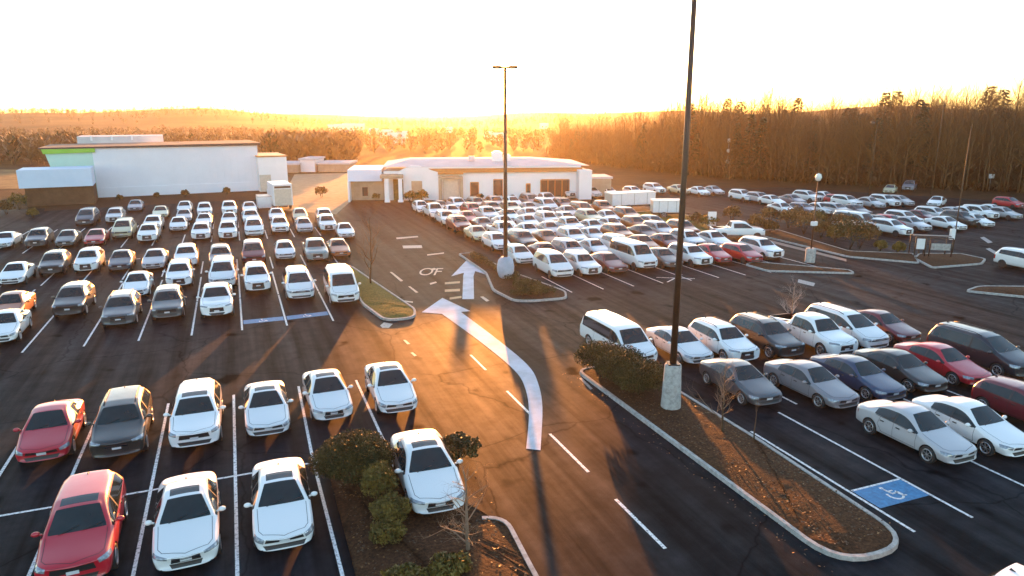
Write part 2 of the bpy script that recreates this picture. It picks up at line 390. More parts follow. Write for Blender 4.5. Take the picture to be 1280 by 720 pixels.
    for sx in (-1, 1):
        d = Vector((-sx*.45, 1, -.25)).normalized()
        hk = (1., .7, 1.25)[style]; c = [(sx*fw*(.66, .54, .70)[style], yo+.18, gl-.12*hk), (sx*(fw+.02), yo+.42, gl-.06*hk), (sx*(fw+.0), yo+.46, gl+.055), (sx*fw*(.64, .52, .66)[style], yo+.16, gl-.0)]
        addpatch('headlight', c if sx > 0 else [c[1], c[0], c[3], c[2]], (6, 3), d, 'lamp', .008)
    rz = st[-2]['pts'][5][1]-.12
    for sx in (-1, 1):
        d = Vector((-sx*.35, -1, 0)).normalized(); y = L/2
        if kind in ('sedan',): c = [(sx*fw*.55, y, rz-.14), (sx*(fw+.05), y-.2, rz-.12), (sx*(fw+.05), y-.2, rz+.04), (sx*fw*.55, y, rz+.02)]
        else: c = [(sx*fw*.80, y, rz-.20), (sx*(fw+.07), y-.12, rz-.20), (sx*(fw+.06), y-.12, rz+.14), (sx*fw*.80, y, rz+.14)]
        addpatch('tail_light', c if sx < 0 else [c[1], c[0], c[3], c[2]], (4, 3), d, 'tail', .006)
    # mirrors
    for sx in (-1, 1):
        mb = MB(); ym = st[4]['y']+yo+.32; zz = belt(4)+.07
        bmx = bmesh.new(); bmesh.ops.create_uvsphere(bmx, u_segments=10, v_segments=7, radius=1)
        vv = [Vector((sx*(hw+.10)+v.co.x*.115, ym+v.co.y*.075, zz+v.co.z*.075)) for v in bmx.verts]; bmx.verts.index_update()
        mb.add(vv, [[q.index for q in f.verts] for f in bmx.faces], 0, True); bmx.free()
        mb.tube([(sx*(hw-.08), ym-.01, zz-.05), (sx*(hw+.06), ym, zz-.02)], .03, 6)
        parts.append(('wing_mirror', mb.mesh('wing_mirror', M['paint']), (0, 0, 0), True, []))
    yr0, yr1 = st[5]['y']+yo, st[9]['y']+yo
    if sunroof:
        xr = st[6]['pts'][6][0]*.84
        addpatch('sunroof', [(-xr, yr0+.14, 0), (xr, yr0+.14, 0), (xr, yr0+.52, 0), (-xr, yr0+.52, 0)], (6, 3), (0, 0, -1), 'glass', .004)
    if rack:
        xr = st[6]['pts'][6][0]-.02
        for sx in (-1, 1):
            mb = MB(); ps = []
            for k in range(7):
                y = yr0+.2+(yr1-yr0-.3)*k/6; h = bvh.ray_cast(Vector((sx*xr, y, 4)), Vector((0, 0, -1)))
                if h[0]: ps.append(h[0]+Vector((0, 0, .012 if k in (0, 6) else .05)))
            mb.tube(ps, .018, 6); parts.append(('roof_rail', mb.mesh('roof_rail', M['trim']), (0, 0, 0), False, []))
    # aerial: shark fin
    h = bvh.ray_cast(Vector((0, yr1-.18, 4)), Vector((0, 0, -1)))
    if h[0]:
        mb = MB(); z = h[0].z-.01; y = yr1-.18
        mb.add([(-.02, y-.09, z), (.02, y-.09, z), (.025, y+.08, z), (-.025, y+.08, z), (0, y+.05, z+.07)], [(3, 2, 1, 0), (0, 1, 4), (1, 2, 4), (2, 3, 4), (3, 0, 4)])
        parts.append(('aerial', mb.mesh('aerial', M['trim']), (0, 0, 0), False, []))
    tm, rm = wheel_meshes(r)
    kit['parts'] = parts; kit['wheel'] = (tm, rm)
    # light version for the distance: the body split the same way, plain wheels, lamps and grille in the body mesh
    lo = body_mesh(spec, 1 if kind != 'x' else 2)
    bl = bmesh.new(); bl.from_mesh(lo)
    def lowwheel(c, sx): return MB().lathe([(.01, .115*sx), (r*.6, .115*sx), (r*.62, .125*sx), (r, .09*sx), (r, -.1*sx)], 12, c, 0, 'X', False)
    wb = MB()
    for wy in spec['wb']:
        for sx in (-1, 1): q = lowwheel((sx*(hw-.10), wy+yo, r), sx); wb.add(q.v, q.f, 0)
    wm = wb.mesh('wl', M['tyre'])
    lw = lowwheel((0, 0, 0), 1); kit['midwheel'] = lw.mesh('wheel', M['tyre'])
    det = MB()
    for nme, me, loc, tint, ch in parts:
        if nme in ('grille', 'intake', 'headlight', 'tail_light', 'sunroof', 'number_plate'):
            mi = {'grille': 0, 'intake': 0, 'headlight': 1, 'tail_light': 2, 'sunroof': 3, 'number_plate': 4}[nme]
            det.add([v.co for v in me.vertices], [tuple(p.vertices) for p in me.polygons], mi)
    dm = det.mesh('d', [M['trim']])
    n0 = len(bl.faces); bl.from_mesh(wm); n1 = len(bl.faces); bl.from_mesh(dm); bl.faces.ensure_lookup_table()
    dmi = [p.material_index for p in dm.polygons]
    for k in range(n0, n1): bl.faces[k].material_index = 7
    for k in range(n1, len(bl.faces)): bl.faces[k].material_index = (6, 8, 9, 1, 10)[det.mi[k-n1]]
    lm = bpy.data.meshes.new('car'); bl.to_mesh(lm); bl.free()
    for k in MATS_BODY+['tyre', 'lamp', 'tail', 'plate']: lm.materials.append(M[k])
    kit['far'] = lm
    kit['mid'] = split_mesh(lm, {'body': {0, 5, 6, 8, 9, 10}, 'windshield': {1}, 'rear_window': {2}, 'side_window': {3}, 'side_window2': {4}})
    return kit
def MB_box_on(bvh, y, z, sx):
    h = bvh.ray_cast(Vector((sx*4, y, z)), Vector((-sx, 0, 0)))
    if h[0] is None: return [], []
    b = MB(); b.box((h[0].x+sx*.012, y, z), (.03, .17, .035)); return b.v, b.f

def spawn_car(kind, loc, rotz, color, label, lod='near', group=None, name=None, cat=None):
    kit = CARS[kind]; col = (*color, 1)
    base = kind.split('_')[0]
    name = name or {'suv': 'suv', 'van': 'van', 'pickup': 'pickup_truck', 'minivan': 'minivan', 'hatchback': 'hatchback', 'sedan': 'sedan'}[base]
    cat = cat or {'suv': 'suv', 'van': 'van', 'pickup': 'pickup truck', 'minivan': 'minivan'}.get(base, 'car')
    if lod == 'far':
        o = link(name, kit['far'], None, loc, rotz); o.color = col; tag(o, label, cat, group); return o
    t = thing(name, label, cat, loc, rotz, group)
    L = kit['spec']['L']; hw = max(s['hw'] for s in kit['spec']['st']); r = kit['spec']['r']
    if lod == 'mid':
        for k, me in kit['mid'].items():
            o = link(k.rstrip('2'), me, t); o.color = col
        wm = (kit['midwheel'], None)
    else:
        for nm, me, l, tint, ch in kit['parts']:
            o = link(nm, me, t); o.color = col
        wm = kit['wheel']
    for wy in kit['spec']['wb']:
        for sx in (-1, 1):
            w = link('wheel', wm[0], t, (sx*(hw-.115), wy-L/2, r)); w.rotation_euler.z = 0 if sx > 0 else math.pi
            if wm[1]: link('rim', wm[1], w)
    return t
# ================================================================ materials of the place
def mat_asphalt(name='asphalt', base=.018, warm=0.):
    m, nt, b = new_mat(name); n1 = noise(nt, .09, 5, .62); n2 = noise(nt, 1.1, 6, .7); n3 = noise(nt, 38., 3, .6)
    r1 = ramp(nt, n1.outputs['Fac'], [(.3, (base*.5, base*.64, base*.82)), (.5, (base*.78, base, base*1.28)), (.7, (base*1.3, base*1.5, base*1.75))])
    r2 = ramp(nt, n2.outputs['Fac'], [(.35, (.72, .72, .72)), (.62, (1.1, 1.1, 1.1)), (.8, (1.35, 1.33, 1.3))])
    mx = N(nt, 'ShaderNodeMix', data_type='RGBA', blend_type='MULTIPLY'); mx.inputs['Factor'].default_value = 1
    nt.links.new(r1.outputs['Color'], mx.inputs['A']); nt.links.new(r2.outputs['Color'], mx.inputs['B'])
    r3 = ramp(nt, n3.outputs['Fac'], [(.35, (.75, .75, .75)), (.65, (1.2, 1.2, 1.2))])
    mx2 = N(nt, 'ShaderNodeMix', data_type='RGBA', blend_type='MULTIPLY'); mx2.inputs['Factor'].default_value = 1
    nt.links.new(mx.outputs['Result'], mx2.inputs['A']); nt.links.new(r3.outputs['Color'], mx2.inputs['B'])
    # tyre tracks along the lanes, oil spots
    tc0 = N(nt, 'ShaderNodeTexCoord'); mp = N(nt, 'ShaderNodeMapping'); mp.inputs['Scale'].default_value = (1.1, .035, 1); nt.links.new(tc0.outputs['Object'], mp.inputs['Vector'])
    nt_ = noise(nt, 1., 5, .6, vec=mp.outputs['Vector']); rt = ramp(nt, nt_.outputs['Fac'], [(.36, (.55, .55, .55)), (.5, (1, 1, 1)), (.66, (1.45, 1.45, 1.45))])
    no = noise(nt, .55, 2, .4); ro = ramp(nt, no.outputs['Fac'], [(.26, (.25, .25, .25)), (.33, (1, 1, 1))])
    m4 = N(nt, 'ShaderNodeMix', data_type='RGBA', blend_type='MULTIPLY'); m4.inputs['Factor'].default_value = 1; nt.links.new(rt.outputs['Color'], m4.inputs['A']); nt.links.new(ro.outputs['Color'], m4.inputs['B'])
    m5 = N(nt, 'ShaderNodeMix', data_type='RGBA', blend_type='MULTIPLY'); m5.inputs['Factor'].default_value = 1; nt.links.new(mx2.outputs['Result'], m5.inputs['A']); nt.links.new(m4.outputs['Result'], m5.inputs['B'])
    mx2 = m5
    # sealed cracks
    vo = N(nt, 'ShaderNodeTexVoronoi', feature='DISTANCE_TO_EDGE'); vo.inputs['Scale'].default_value = .11
    tc = N(nt, 'ShaderNodeTexCoord'); wn = noise(nt, .5, 3); ad = N(nt, 'ShaderNodeMixRGB', blend_type='ADD'); ad.inputs[0].default_value = 1.6
    nt.links.new(tc.outputs['Object'], ad.inputs[1]); nt.links.new(wn.outputs['Color'], ad.inputs[2]); nt.links.new(ad.outputs[0], vo.inputs['Vector'])
    rc = ramp(nt, vo.outputs['Distance'], [(.0, (.35, .35, .35)), (.006, (1, 1, 1))])
    mx3 = N(nt, 'ShaderNodeMix', data_type='RGBA', blend_type='MULTIPLY'); mx3.inputs['Factor'].default_value = .7
    nt.links.new(mx2.outputs['Result'], mx3.inputs['A']); nt.links.new(rc.outputs['Color'], mx3.inputs['B'])
    nt.links.new(mx3.outputs['Result'], b.inputs['Base Color'])
    m6 = N(nt, 'ShaderNodeMix', data_type='RGBA', blend_type='MULTIPLY'); m6.inputs['Factor'].default_value = 1; nt.links.new(m4.outputs['Result'], m6.inputs['A']); nt.links.new(rc.outputs['Color'], m6.inputs['B'])
    m7 = N(nt, 'ShaderNodeMix', data_type='RGBA', blend_type='MULTIPLY'); m7.inputs['Factor'].default_value = 1; nt.links.new(m6.outputs['Result'], m7.inputs['A']); nt.links.new(r2.outputs['Color'], m7.inputs['B'])
    sp = N(nt, 'ShaderNodeMath', operation='MULTIPLY'); sp.inputs[1].default_value = .024; nt.links.new(m7.outputs['Result'], sp.inputs[0]); nt.links.new(sp.outputs[0], b.inputs['Specular IOR Level'])
    rr = N(nt, 'ShaderNodeMapRange'); rr.inputs[3].default_value = .54; rr.inputs[4].default_value = .68; nt.links.new(n3.outputs['Fac'], rr.inputs[0]); nt.links.new(rr.outputs[0], b.inputs['Roughness'])
    bump(nt, b, n3.outputs['Fac'], .6, .01)
    return m
M['asphalt'] = mat_asphalt()
def mat_mark(name, c):
    m, nt, b = new_mat(name); n = noise(nt, 9., 6, .75); n2 = noise(nt, 1.2, 4)
    r = ramp(nt, n.outputs['Fac'], [(.36, (.08, .08, .08)), (.5, c), (.8, tuple(min(1, x*1.08) for x in c))]); nt.links.new(r.outputs['Color'], b.inputs['Base Color'])
    b.inputs['Roughness'].default_value = .6; return m
def mat_worn(name, c):
    m, nt, b = new_mat(name); n = noise(nt, 26., 5, .7); n2 = noise(nt, .8, 5, .65)
    r = ramp(nt, n.outputs['Fac'], [(.27, (.12, .12, .12)), (.36, tuple(x*.9 for x in c)), (.7, c)]); r2 = ramp(nt, n2.outputs['Fac'], [(.35, (.72, .72, .72)), (.6, (1, 1, 1))])
    mx = N(nt, 'ShaderNodeMix', data_type='RGBA', blend_type='MULTIPLY'); mx.inputs['Factor'].default_value = 1
    nt.links.new(r.outputs['Color'], mx.inputs['A']); nt.links.new(r2.outputs['Color'], mx.inputs['B']); nt.links.new(mx.outputs['Result'], b.inputs['Base Color'])
    b.inputs['Roughness'].default_value = .7; return m
M['white_line'] = mat_mark('white_road_paint', (.72, .72, .72))
M['arrow_paint'] = mat_worn('worn_arrow_paint', (.48, .55, .66))
M['yellow_line'] = mat_mark('yellow_road_paint', (.22, .19, .12))
M['faded_line'] = mat_mark('faded_road_paint', (.30, .30, .30))
M['blue_paint'] = simple('blue_road_paint', (.02, .17, .36), .6, 0, .3, 6.)
def mat_mottle(name, stops, scale, rough=.9, bs=.5, bd=.03, det=8):
    m, nt, b = new_mat(name); n = noise(nt, scale, det, .68); r = ramp(nt, n.outputs['Fac'], stops); nt.links.new(r.outputs['Color'], b.inputs['Base Color'])
    b.inputs['Roughness'].default_value = rough; b.inputs['Specular IOR Level'].default_value = .2; bump(nt, b, n.outputs['Fac'], bs, bd); return m
M['concrete'] = mat_mottle('kerb_concrete', [(.3, (.22, .21, .20)), (.55, (.40, .39, .37)), (.75, (.52, .51, .48))], 5., .85, .3, .01)
M['mulch'] = mat_mottle('bark_mulch', [(.3, (.016, .008, .004)), (.48, (.052, .023, .010)), (.66, (.10, .047, .020)), (.8, (.17, .095, .048))], 9., .95, .9, .06)
M['turf'] = mat_mottle('winter_turf', [(.3, (.05, .05, .012)), (.5, (.115, .10, .022)), (.7, (.20, .16, .04))], 7., .95, .8, .05)
M['dry_field'] = mat_mottle('dry_grass', [(.3, (.09, .06, .028)), (.5, (.16, .11, .045)), (.7, (.25, .18, .075))], .35, .95, .5, .1)
M['tan_yard'] = mat_mottle('gravel_yard', [(.3, (.26, .20, .13)), (.6, (.36, .29, .19)), (.8, (.42, .35, .25))], .8, .95, .4, .02)
M['walk'] = mat_mottle('brick_walk', [(.3, (.22, .16, .13)), (.6, (.33, .25, .21)), (.8, (.40, .32, .27))], 2.5, .85, .3, .01)
def mat_terrain():
    m, nt, b = new_mat('terrain_soil'); n = noise(nt, .012, 8, .65); n2 = noise(nt, .3, 8, .7)
    r = ramp(nt, n.outputs['Fac'], [(.32, (.03, .017, .009)), (.48, (.06, .033, .016)), (.62, (.10, .06, .027)), (.74, (.05, .034, .015))])
    r2 = ramp(nt, n2.outputs['Fac'], [(.3, (.6, .6, .6)), (.7, (1.35, 1.35, 1.35))])
    mx = N(nt, 'ShaderNodeMix', data_type='RGBA', blend_type='MULTIPLY'); mx.inputs['Factor'].default_value = 1
    nt.links.new(r.outputs['Color'], mx.inputs['A']); nt.links.new(r2.outputs['Color'], mx.inputs['B']); nt.links.new(mx.outputs['Result'], b.inputs['Base Color'])
    b.inputs['Roughness'].default_value = .95; b.inputs['Specular IOR Level'].default_value = .1; bump(nt, b, n2.outputs['Fac'], .8, .3); return m
M['terrain'] = mat_terrain()
M['white_wall'] = mat_mottle('white_render_wall', [(.3, (.80, .79, .80)), (.7, (.86, .85, .86))], .6, .8, .1, .005)
M['metal_wall'] = mat_mottle('pale_metal_cladding', [(.3, (.76, .75, .80)), (.7, (.83, .82, .87))], .25, .55, .05, .005)
M['teal_wall'] = mat_mottle('teal_wall_panel', [(.3, (.45, .68, .60)), (.7, (.52, .74, .66))], .4, .6, .05, .005)
M['green_band'] = mat_mottle('lime_green_band', [(.3, (.22, .46, .05)), (.7, (.30, .58, .10))], .5, .7, .1, .005)
M['blue_wall'] = mat_mottle('pale_blue_panel', [(.3, (.58, .68, .82)), (.7, (.66, .75, .88))], .4, .6, .05, .005)
M['roof_dark'] = simple('dark_roof_edge', (.05, .048, .05), .8)
M['roof_pale'] = mat_mottle('pale_roof_membrane', [(.3, (.50, .48, .50)), (.7, (.62, .60, .62))], .5, .8, .1, .01)
M['brown_wall'] = mat_mottle('brown_block_wall', [(.3, (.09, .05, .03)), (.7, (.15, .085, .05))], 1., .85, .3, .01)
M['orange_band'] = simple('orange_fascia', (.42, .17, .05), .55)
M['tan_wall'] = mat_mottle('tan_stone_wall', [(.3, (.34, .26, .18)), (.7, (.46, .37, .27))], 1., .85, .2, .01)
M['door'] = simple('tan_door_panel', (.55, .50, .42), .5)
M['win'] = simple('shop_window_glass', (.03, .035, .04), .05, 0, .3, 2.)
M['pole'] = simple('dark_bronze_pole', (.055, .036, .026), .45, .4)
M['pole_pale'] = simple('galvanised_pole', (.36, .35, .34), .4, .6)
M['white_metal'] = simple('white_painted_metal', (.76, .76, .77), .4, 0, .06)
M['lamp_lens'] = simple('frosted_lamp_lens', (.8, .78, .72), .3, 0, .05)
def mat_leaf(name, stops, scale=1.6):
    m, nt, b = new_mat(name); n = noise(nt, scale, 4, .7); r = ramp(nt, n.outputs['Fac'], stops); nt.links.new(r.outputs['Color'], b.inputs['Base Color'])
    b.inputs['Roughness'].default_value = .6; b.inputs['Specular IOR Level'].default_value = .3
    return m
M['leaf_dark'] = mat_leaf('dark_evergreen_leaf', [(.3, (.024, .023, .006)), (.5, (.050, .043, .010)), (.72, (.11, .085, .02))])
M['leaf_olive'] = mat_leaf('olive_leaf', [(.3, (.055, .044, .010)), (.5, (.13, .092, .018)), (.7, (.26, .17, .032))], 2.2)
M['leaf_rust'] = mat_leaf('rust_leaf', [(.3, (.07, .036, .012)), (.5, (.15, .08, .022)), (.72, (.26, .15, .05))], 1.1)
M['leaf_pine'] = mat_leaf('pine_needles', [(.3, (.018, .022, .008)), (.7, (.045, .045, .016))], .4)
M['bark'] = mat_leaf('brown_bark', [(.3, (.045, .028, .016)), (.7, (.10, .065, .038))], 3.)
M['bark_pale'] = mat_leaf('pale_bark', [(.3, (.16, .11, .075)), (.7, (.28, .20, .14))], 3.)
M['twig'] = mat_leaf('winter_twigs', [(.3, (.085, .042, .016)), (.7, (.17, .085, .03))], .5)
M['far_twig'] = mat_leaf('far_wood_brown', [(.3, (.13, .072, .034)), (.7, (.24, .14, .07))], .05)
M['oak'] = mat_leaf('dry_oak_leaf', [(.3, (.12, .055, .016)), (.7, (.24, .12, .035))], .6)
M['twig_pale'] = mat_leaf('pale_twigs', [(.3, (.22, .22, .22)), (.7, (.36, .36, .36))], 2.)

# ================================================================ ground
def hill(x, y):
    r = math.hypot(x, y)
    if r < 420: return -.05
    t = min(1, (r-420)/700); t = t*t*(3-2*t)
    a = math.atan2(x, y)
    h = 11+6.5*math.sin(a*7+2.6)+5*math.sin(a*13+2.)+3.*math.sin(a*29+r*.002)+3*math.sin(r*.004+a*3)
    return -.05+t*max(0, h)*(1 if r < 1500 else max(.35, 1-(r-1500)/2500))
def build_terrain():
    v = [(0, 0, -.05)]; f = []; nA = 180
    rad = [30, 60, 120, 200, 300, 420]; r = 480
    while r < 3600: rad.append(r); r *= 1.09
    for r in rad:
        for k in range(nA):
            a = 2*math.pi*k/nA; x, y = r*math.sin(a), r*math.cos(a); v.append((x, y, hill(x, y)))
    for k in range(nA): f.append((0, 1+(k+1) % nA, 1+k))
    for i in range(len(rad)-1):
        for k in range(nA):
            a, b = 1+i*nA+k, 1+i*nA+(k+1) % nA; f.append((a, b, b+nA, a+nA))
    struct(link('terrain', mesh_from(v, f, 'terrain', M['terrain'], smooth=True)))
build_terrain()
struct(MB().sheet([(-48, -30), (125, -30), (116, 56), (90, 100), (62, 106), (30, 114), (-48, 114)], 0).build('car_park_asphalt', M['asphalt']))
def px_poly(pts, z=0.): return [tuple(at(x, y, z)[:2]) for x, y in pts]
struct(MB().sheet(px_poly([(345, 262), (368, 218), (436, 216), (438, 252), (420, 268)]), .004).build('gravel_yard', M['tan_yard']))
struct(MB().sheet(px_poly([(-90, 238), (-90, 212), (24, 212), (24, 236)]), .004).build('dry_field', M['dry_field']))
struct(MB().sheet(px_poly([(55, 264), (60, 251), (330, 236), (332, 247), (250, 253), (150, 258)]), .004).build('soil_verge', M['mulch']))
ZM = .006
def mark(name, poly, mat='white_line', z=ZM): return struct(MB().sheet(poly, z).build(name, M[mat]))
def line(x0, y0, x1, y1, w=.11, mat='white_line', name='parking_line', z=ZM):
    d = Vector((x1-x0, y1-y0)).normalized(); n = Vector((-d.y, d.x))*w/2
    return mark(name, [(x0+n.x, y0+n.y), (x1+n.x, y1+n.y), (x1-n.x, y1-n.y), (x0-n.x, y0-n.y)], mat, z)
# near left lot
for x in (-11.6, -8.85, -6.4, -3.65, -.9): line(x, 12., x, 33.2)
line(1.9, 12., 1.84, 24.85); line(1.84, 25.3, 2.0, 33.2); line(4.65, 25.6, 4.7, 33.0)
xs = [-14.3, -11.6, -8.85, -6.4, -3.65, -.9, 1.84]
for a, b in zip(xs, xs[1:]): line(a+.058, 25.1, b-.058, 25.1)
line(1.9, 25.07, 2.4, 25.07, .12); line(-.2, 17.9, 1.75, 17.9)
# middle left lot
for x in (-14.5, -11.65, -8.7, -5.95, -3.15, -.35, 2.25, 5.05): line(x, 43.8, x, 51.9); line(x, 52.1, x, 60.2)
line(7.75, 49, 7.75, 60)
for x in (-17.2, -14.4, -11.7, -8.9, -6.1, -3.2, -.4, 2.4, 5.1, 7.8): line(x, 61.5, x, 66.8)
for x in [-24.5+2.72*k for k in range(13)]: line(x, 77, x, 83); line(x, 86, x, 92)
line(-17.5, 69.8, -8.5, 70.2, .16)
# middle lot and right lots
XM = [22.3+2.6*k for k in range(10)]
for x in XM: line(x, 44.9, x, 50.4)
line(30.6, 45.1, 33.2, 46.9); line(30.7, 46.8, 33.3, 45.3); line(40.9, 44.8, 43.3, 46.2); line(41, 46.1, 43.3, 45.0)
for yb, ys in ((13.5, 22.2), (19.5, 25.5)):
    pass
line(18.85, 13.6, 18.9, 21.3); line(21.3, 13.5, 21.3, 22.4)
for x in (24.9, 27.7, 30.5, 33.3): line(x, 13.2, x, 21.5)
for x in (22.7, 25.5, 28.2, 30.8, 33.5, 36.2): line(x, 22.8, x, 26.6)
# lane lines
for a, b in ((29., 26.), (24.1, 20.7), (18.7, 15.7), (13.4, 10.5), (34.5, 32.)): line(11.1, a, 11.1, b, .12, name='lane_line')
for pts, mt in (([(503, 307), (527, 306.5), (528, 310), (504, 310.5)], 'white_line'), ([(495, 297), (522, 295), (523, 296.5), (496, 299)], 'white_line'), ([(534, 318), (555, 315.5), (555, 317), (534, 319.5)], 'white_line'),
    ([(487, 340), (490, 340), (504, 351), (501, 352)], 'white_line'), ([(510, 358), (513, 358), (523, 365.5), (520, 366)], 'white_line'), ([(556, 353), (575, 351.5), (575, 354), (556, 355.5)], 'yellow_line'), ([(556, 362), (575, 361), (575, 364), (556, 365)], 'yellow_line'),
    ([(562, 372), (577, 370), (577, 372.5), (562, 374.5)], 'yellow_line'), ([(600, 371), (604, 370.5), (612, 376), (608, 377)], 'white_line'), ([(500, 375), (516, 377), (516, 378.5), (500, 376.8)], 'white_line'), ([(475, 407), (480, 403), (491, 405), (486, 410), (478, 410)], 'white_line'),
    ([(504, 425), (507, 425), (513, 430), (509, 430.5)], 'white_line'), ([(513, 441), (516, 440.5), (521, 444.5), (518, 445.5)], 'white_line'), ([(724, 473), (727, 472), (741, 486), (738, 487)], 'white_line'),
    ([(539, 336), (543, 335), (546, 336.5), (541, 338)], 'white_line'), ([(537, 354), (545, 352), (546, 353.5), (538, 356)], 'white_line'), ([(998, 349), (1019, 354), (1017, 358), (997, 353)], 'white_line'), ([(1225, 297), (1230, 296), (1241, 303), (1235, 304)], 'white_line'), ([(1232, 311), (1237, 310), (1251, 318), (1246, 319)], 'white_line')):
    mark('road_mark', px_poly(pts), 'faded_line' if mt == 'white_line' else mt)
def text_mark(txt, loc, size, rz, mat):
    c = bpy.data.curves.new('t', 'FONT'); c.body = txt; c.size = size; o = bpy.data.objects.new('t', c); COL.objects.link(o)
    me = eval_mesh(o); bpy.data.objects.remove(o); me.materials.clear(); me.materials.append(M[mat])
    q = link('road_lettering', me, None, (loc[0], loc[1], ZM)); q.rotation_euler.z = rz; q.scale = (1, 2.6, 1); return struct(q)
p = at(521, 344); text_mark('OF', p, 1.5, -YAW, 'faded_line')
# the two big arrows
edgeL = [(657.7, 561), (661.2, 518), (657, 487), (643, 463), (600, 427), (552.5, 392.5)]
edgeR = [(675.6, 563), (678, 510), (672.5, 479), (660, 457), (625, 427), (576, 390)]
def catmull(p, n=5):
    out = []
    for i in range(len(p)-1):
        a, b, c, d = p[max(i-1, 0)], p[i], p[i+1], p[min(i+2, len(p)-1)]
        for k in range(n):
            t = k/n; out.append(tuple(.5*((2*b[j])+(-a[j]+c[j])*t+(2*a[j]-5*b[j]+4*c[j]-d[j])*t*t+(-a[j]+3*b[j]-3*c[j]+d[j])*t**3) for j in (0, 1)))
    return out+[p[-1]]
l, r = px_poly(catmull(edgeL)), px_poly(catmull(edgeR))
mb = MB(); n = len(l)
mb.add([(*q, ZM+.004) for q in l+r], [(i, i+n, i+n+1, i+1) for i in range(n-1)])
hd = px_poly([(527, 390.5), (552.5, 392.5), (576, 390), (588, 389), (553, 372.5)]); mb.add([(*q, ZM+.004) for q in hd], [(0, 1, 4), (1, 2, 4), (2, 3, 4)])
struct(mb.build('road_arrow', M['arrow_paint']))
st_ = px_poly([(578, 374), (592.5, 374), (592, 345), (594, 339), (614, 345.5), (587.5, 321), (564, 345.5), (580, 341), (579, 345)])
mb = MB().add([(*q, ZM+.004) for q in st_], [(0, 1, 2, 8), (8, 2, 3, 7), (3, 4, 5), (7, 3, 5), (6, 7, 5)]); struct(mb.build('road_arrow', M['arrow_paint']))
# blue accessible bay
mark('blue_bay_patch', [(18.98, 15.0), (21.23, 15.0), (21.23, 16.15), (18.98, 16.15)], 'blue_paint')
mark('blue_bay_edge', [(18.98, 16.15), (21.23, 16.15), (21.23, 16.24), (18.98, 16.24)], 'white_line')
def isa(cx, cy, s):
    mb = MB(); z = ZM+.004; n = 26
    for k in range(n-8):
        a0, a1 = math.radians(150+k*14), math.radians(150+(k+1)*14); P_ = lambda a, q: (cx+s*(.02+q*math.cos(a)), cy+s*(-.12+q*math.sin(a)), z)
        mb.add([P_(a0, .26), P_(a0, .36), P_(a1, .36), P_(a1, .26)], [(0, 1, 2, 3)])
    c = [(cx-s*.08+s*.09*math.cos(t*math.pi/5), cy+s*.46+s*.09*math.sin(t*math.pi/5), z) for t in range(10)]; mb.add(c, [tuple(range(10))])
    for q in ([(-.13, .34), (-.03, .34), (.03, -.02), (-.07, -.02)], [(-.05, .20), (.2, .20), (.2, .12), (-.04, .12)], [(-.07, .02), (.24, .02), (.24, -.07), (-.06, -.07)], [(.16, .0), (.25, .0), (.38, -.34), (.28, -.34)], [(.28, -.34), (.28, -.26), (.46, -.26), (.46, -.34)]):
        mb.add([(cx+s*x, cy+s*y, z+.002) for x, y in q], [(0, 1, 2, 3)])
    return struct(mb.build('wheelchair_symbol', M['white_line']))
isa(20.15, 15.56, .85)
mark('blue_bay_patch', [(-.25, 45.1), (2.16, 45.1), (2.16, 46.0), (-.25, 46.0)], 'blue_paint'); mark('blue_bay_patch', [(2.36, 45.1), (4.95, 45.3), (4.95, 46.2), (2.36, 46.0)], 'blue_paint')
isa(.9, 45.5, .7); isa(3.6, 45.65, .7)

# ================================================================ planted islands
def rounded(poly, r, n=6):
    out = []; m = len(poly); rr = r if isinstance(r, (list, tuple)) else [r]*m
    for i in range(m):
        p, a, b = Vector(poly[i]), Vector(poly[i-1]), Vector(poly[(i+1) % m])
        u, w = (a-p), (b-p); k = min(rr[i], u.length*.48, w.length*.48)
        if k < .02: out.append(tuple(p)); continue
        s, e = p+u.normalized()*k, p+w.normalized()*k
        for j in range(n+1):
            t = j/n; out.append(tuple((1-t)**2*s+2*t*(1-t)*p+t*t*e))
    return out
def inset(poly, d):
    a = sum(poly[i][0]*poly[(i+1) % len(poly)][1]-poly[(i+1) % len(poly)][0]*poly[i][1] for i in range(len(poly)))
    if a < 0: poly = poly[::-1]
    out = []; m = len(poly)
    for i in range(m):
        p, q, s = Vector(poly[i]), Vector(poly[i-1]), Vector(poly[(i+1) % m])
        t1, t2 = (p-q).normalized(), (s-p).normalized(); n1, n2 = Vector((-t1.y, t1.x)), Vector((-t2.y, t2.x)); nn = (n1+n2)
        nn = nn/max(.4, nn.length_squared/2) if nn.length > 1e-6 else n1
        out.append(tuple(p+nn*d))
    return poly, out
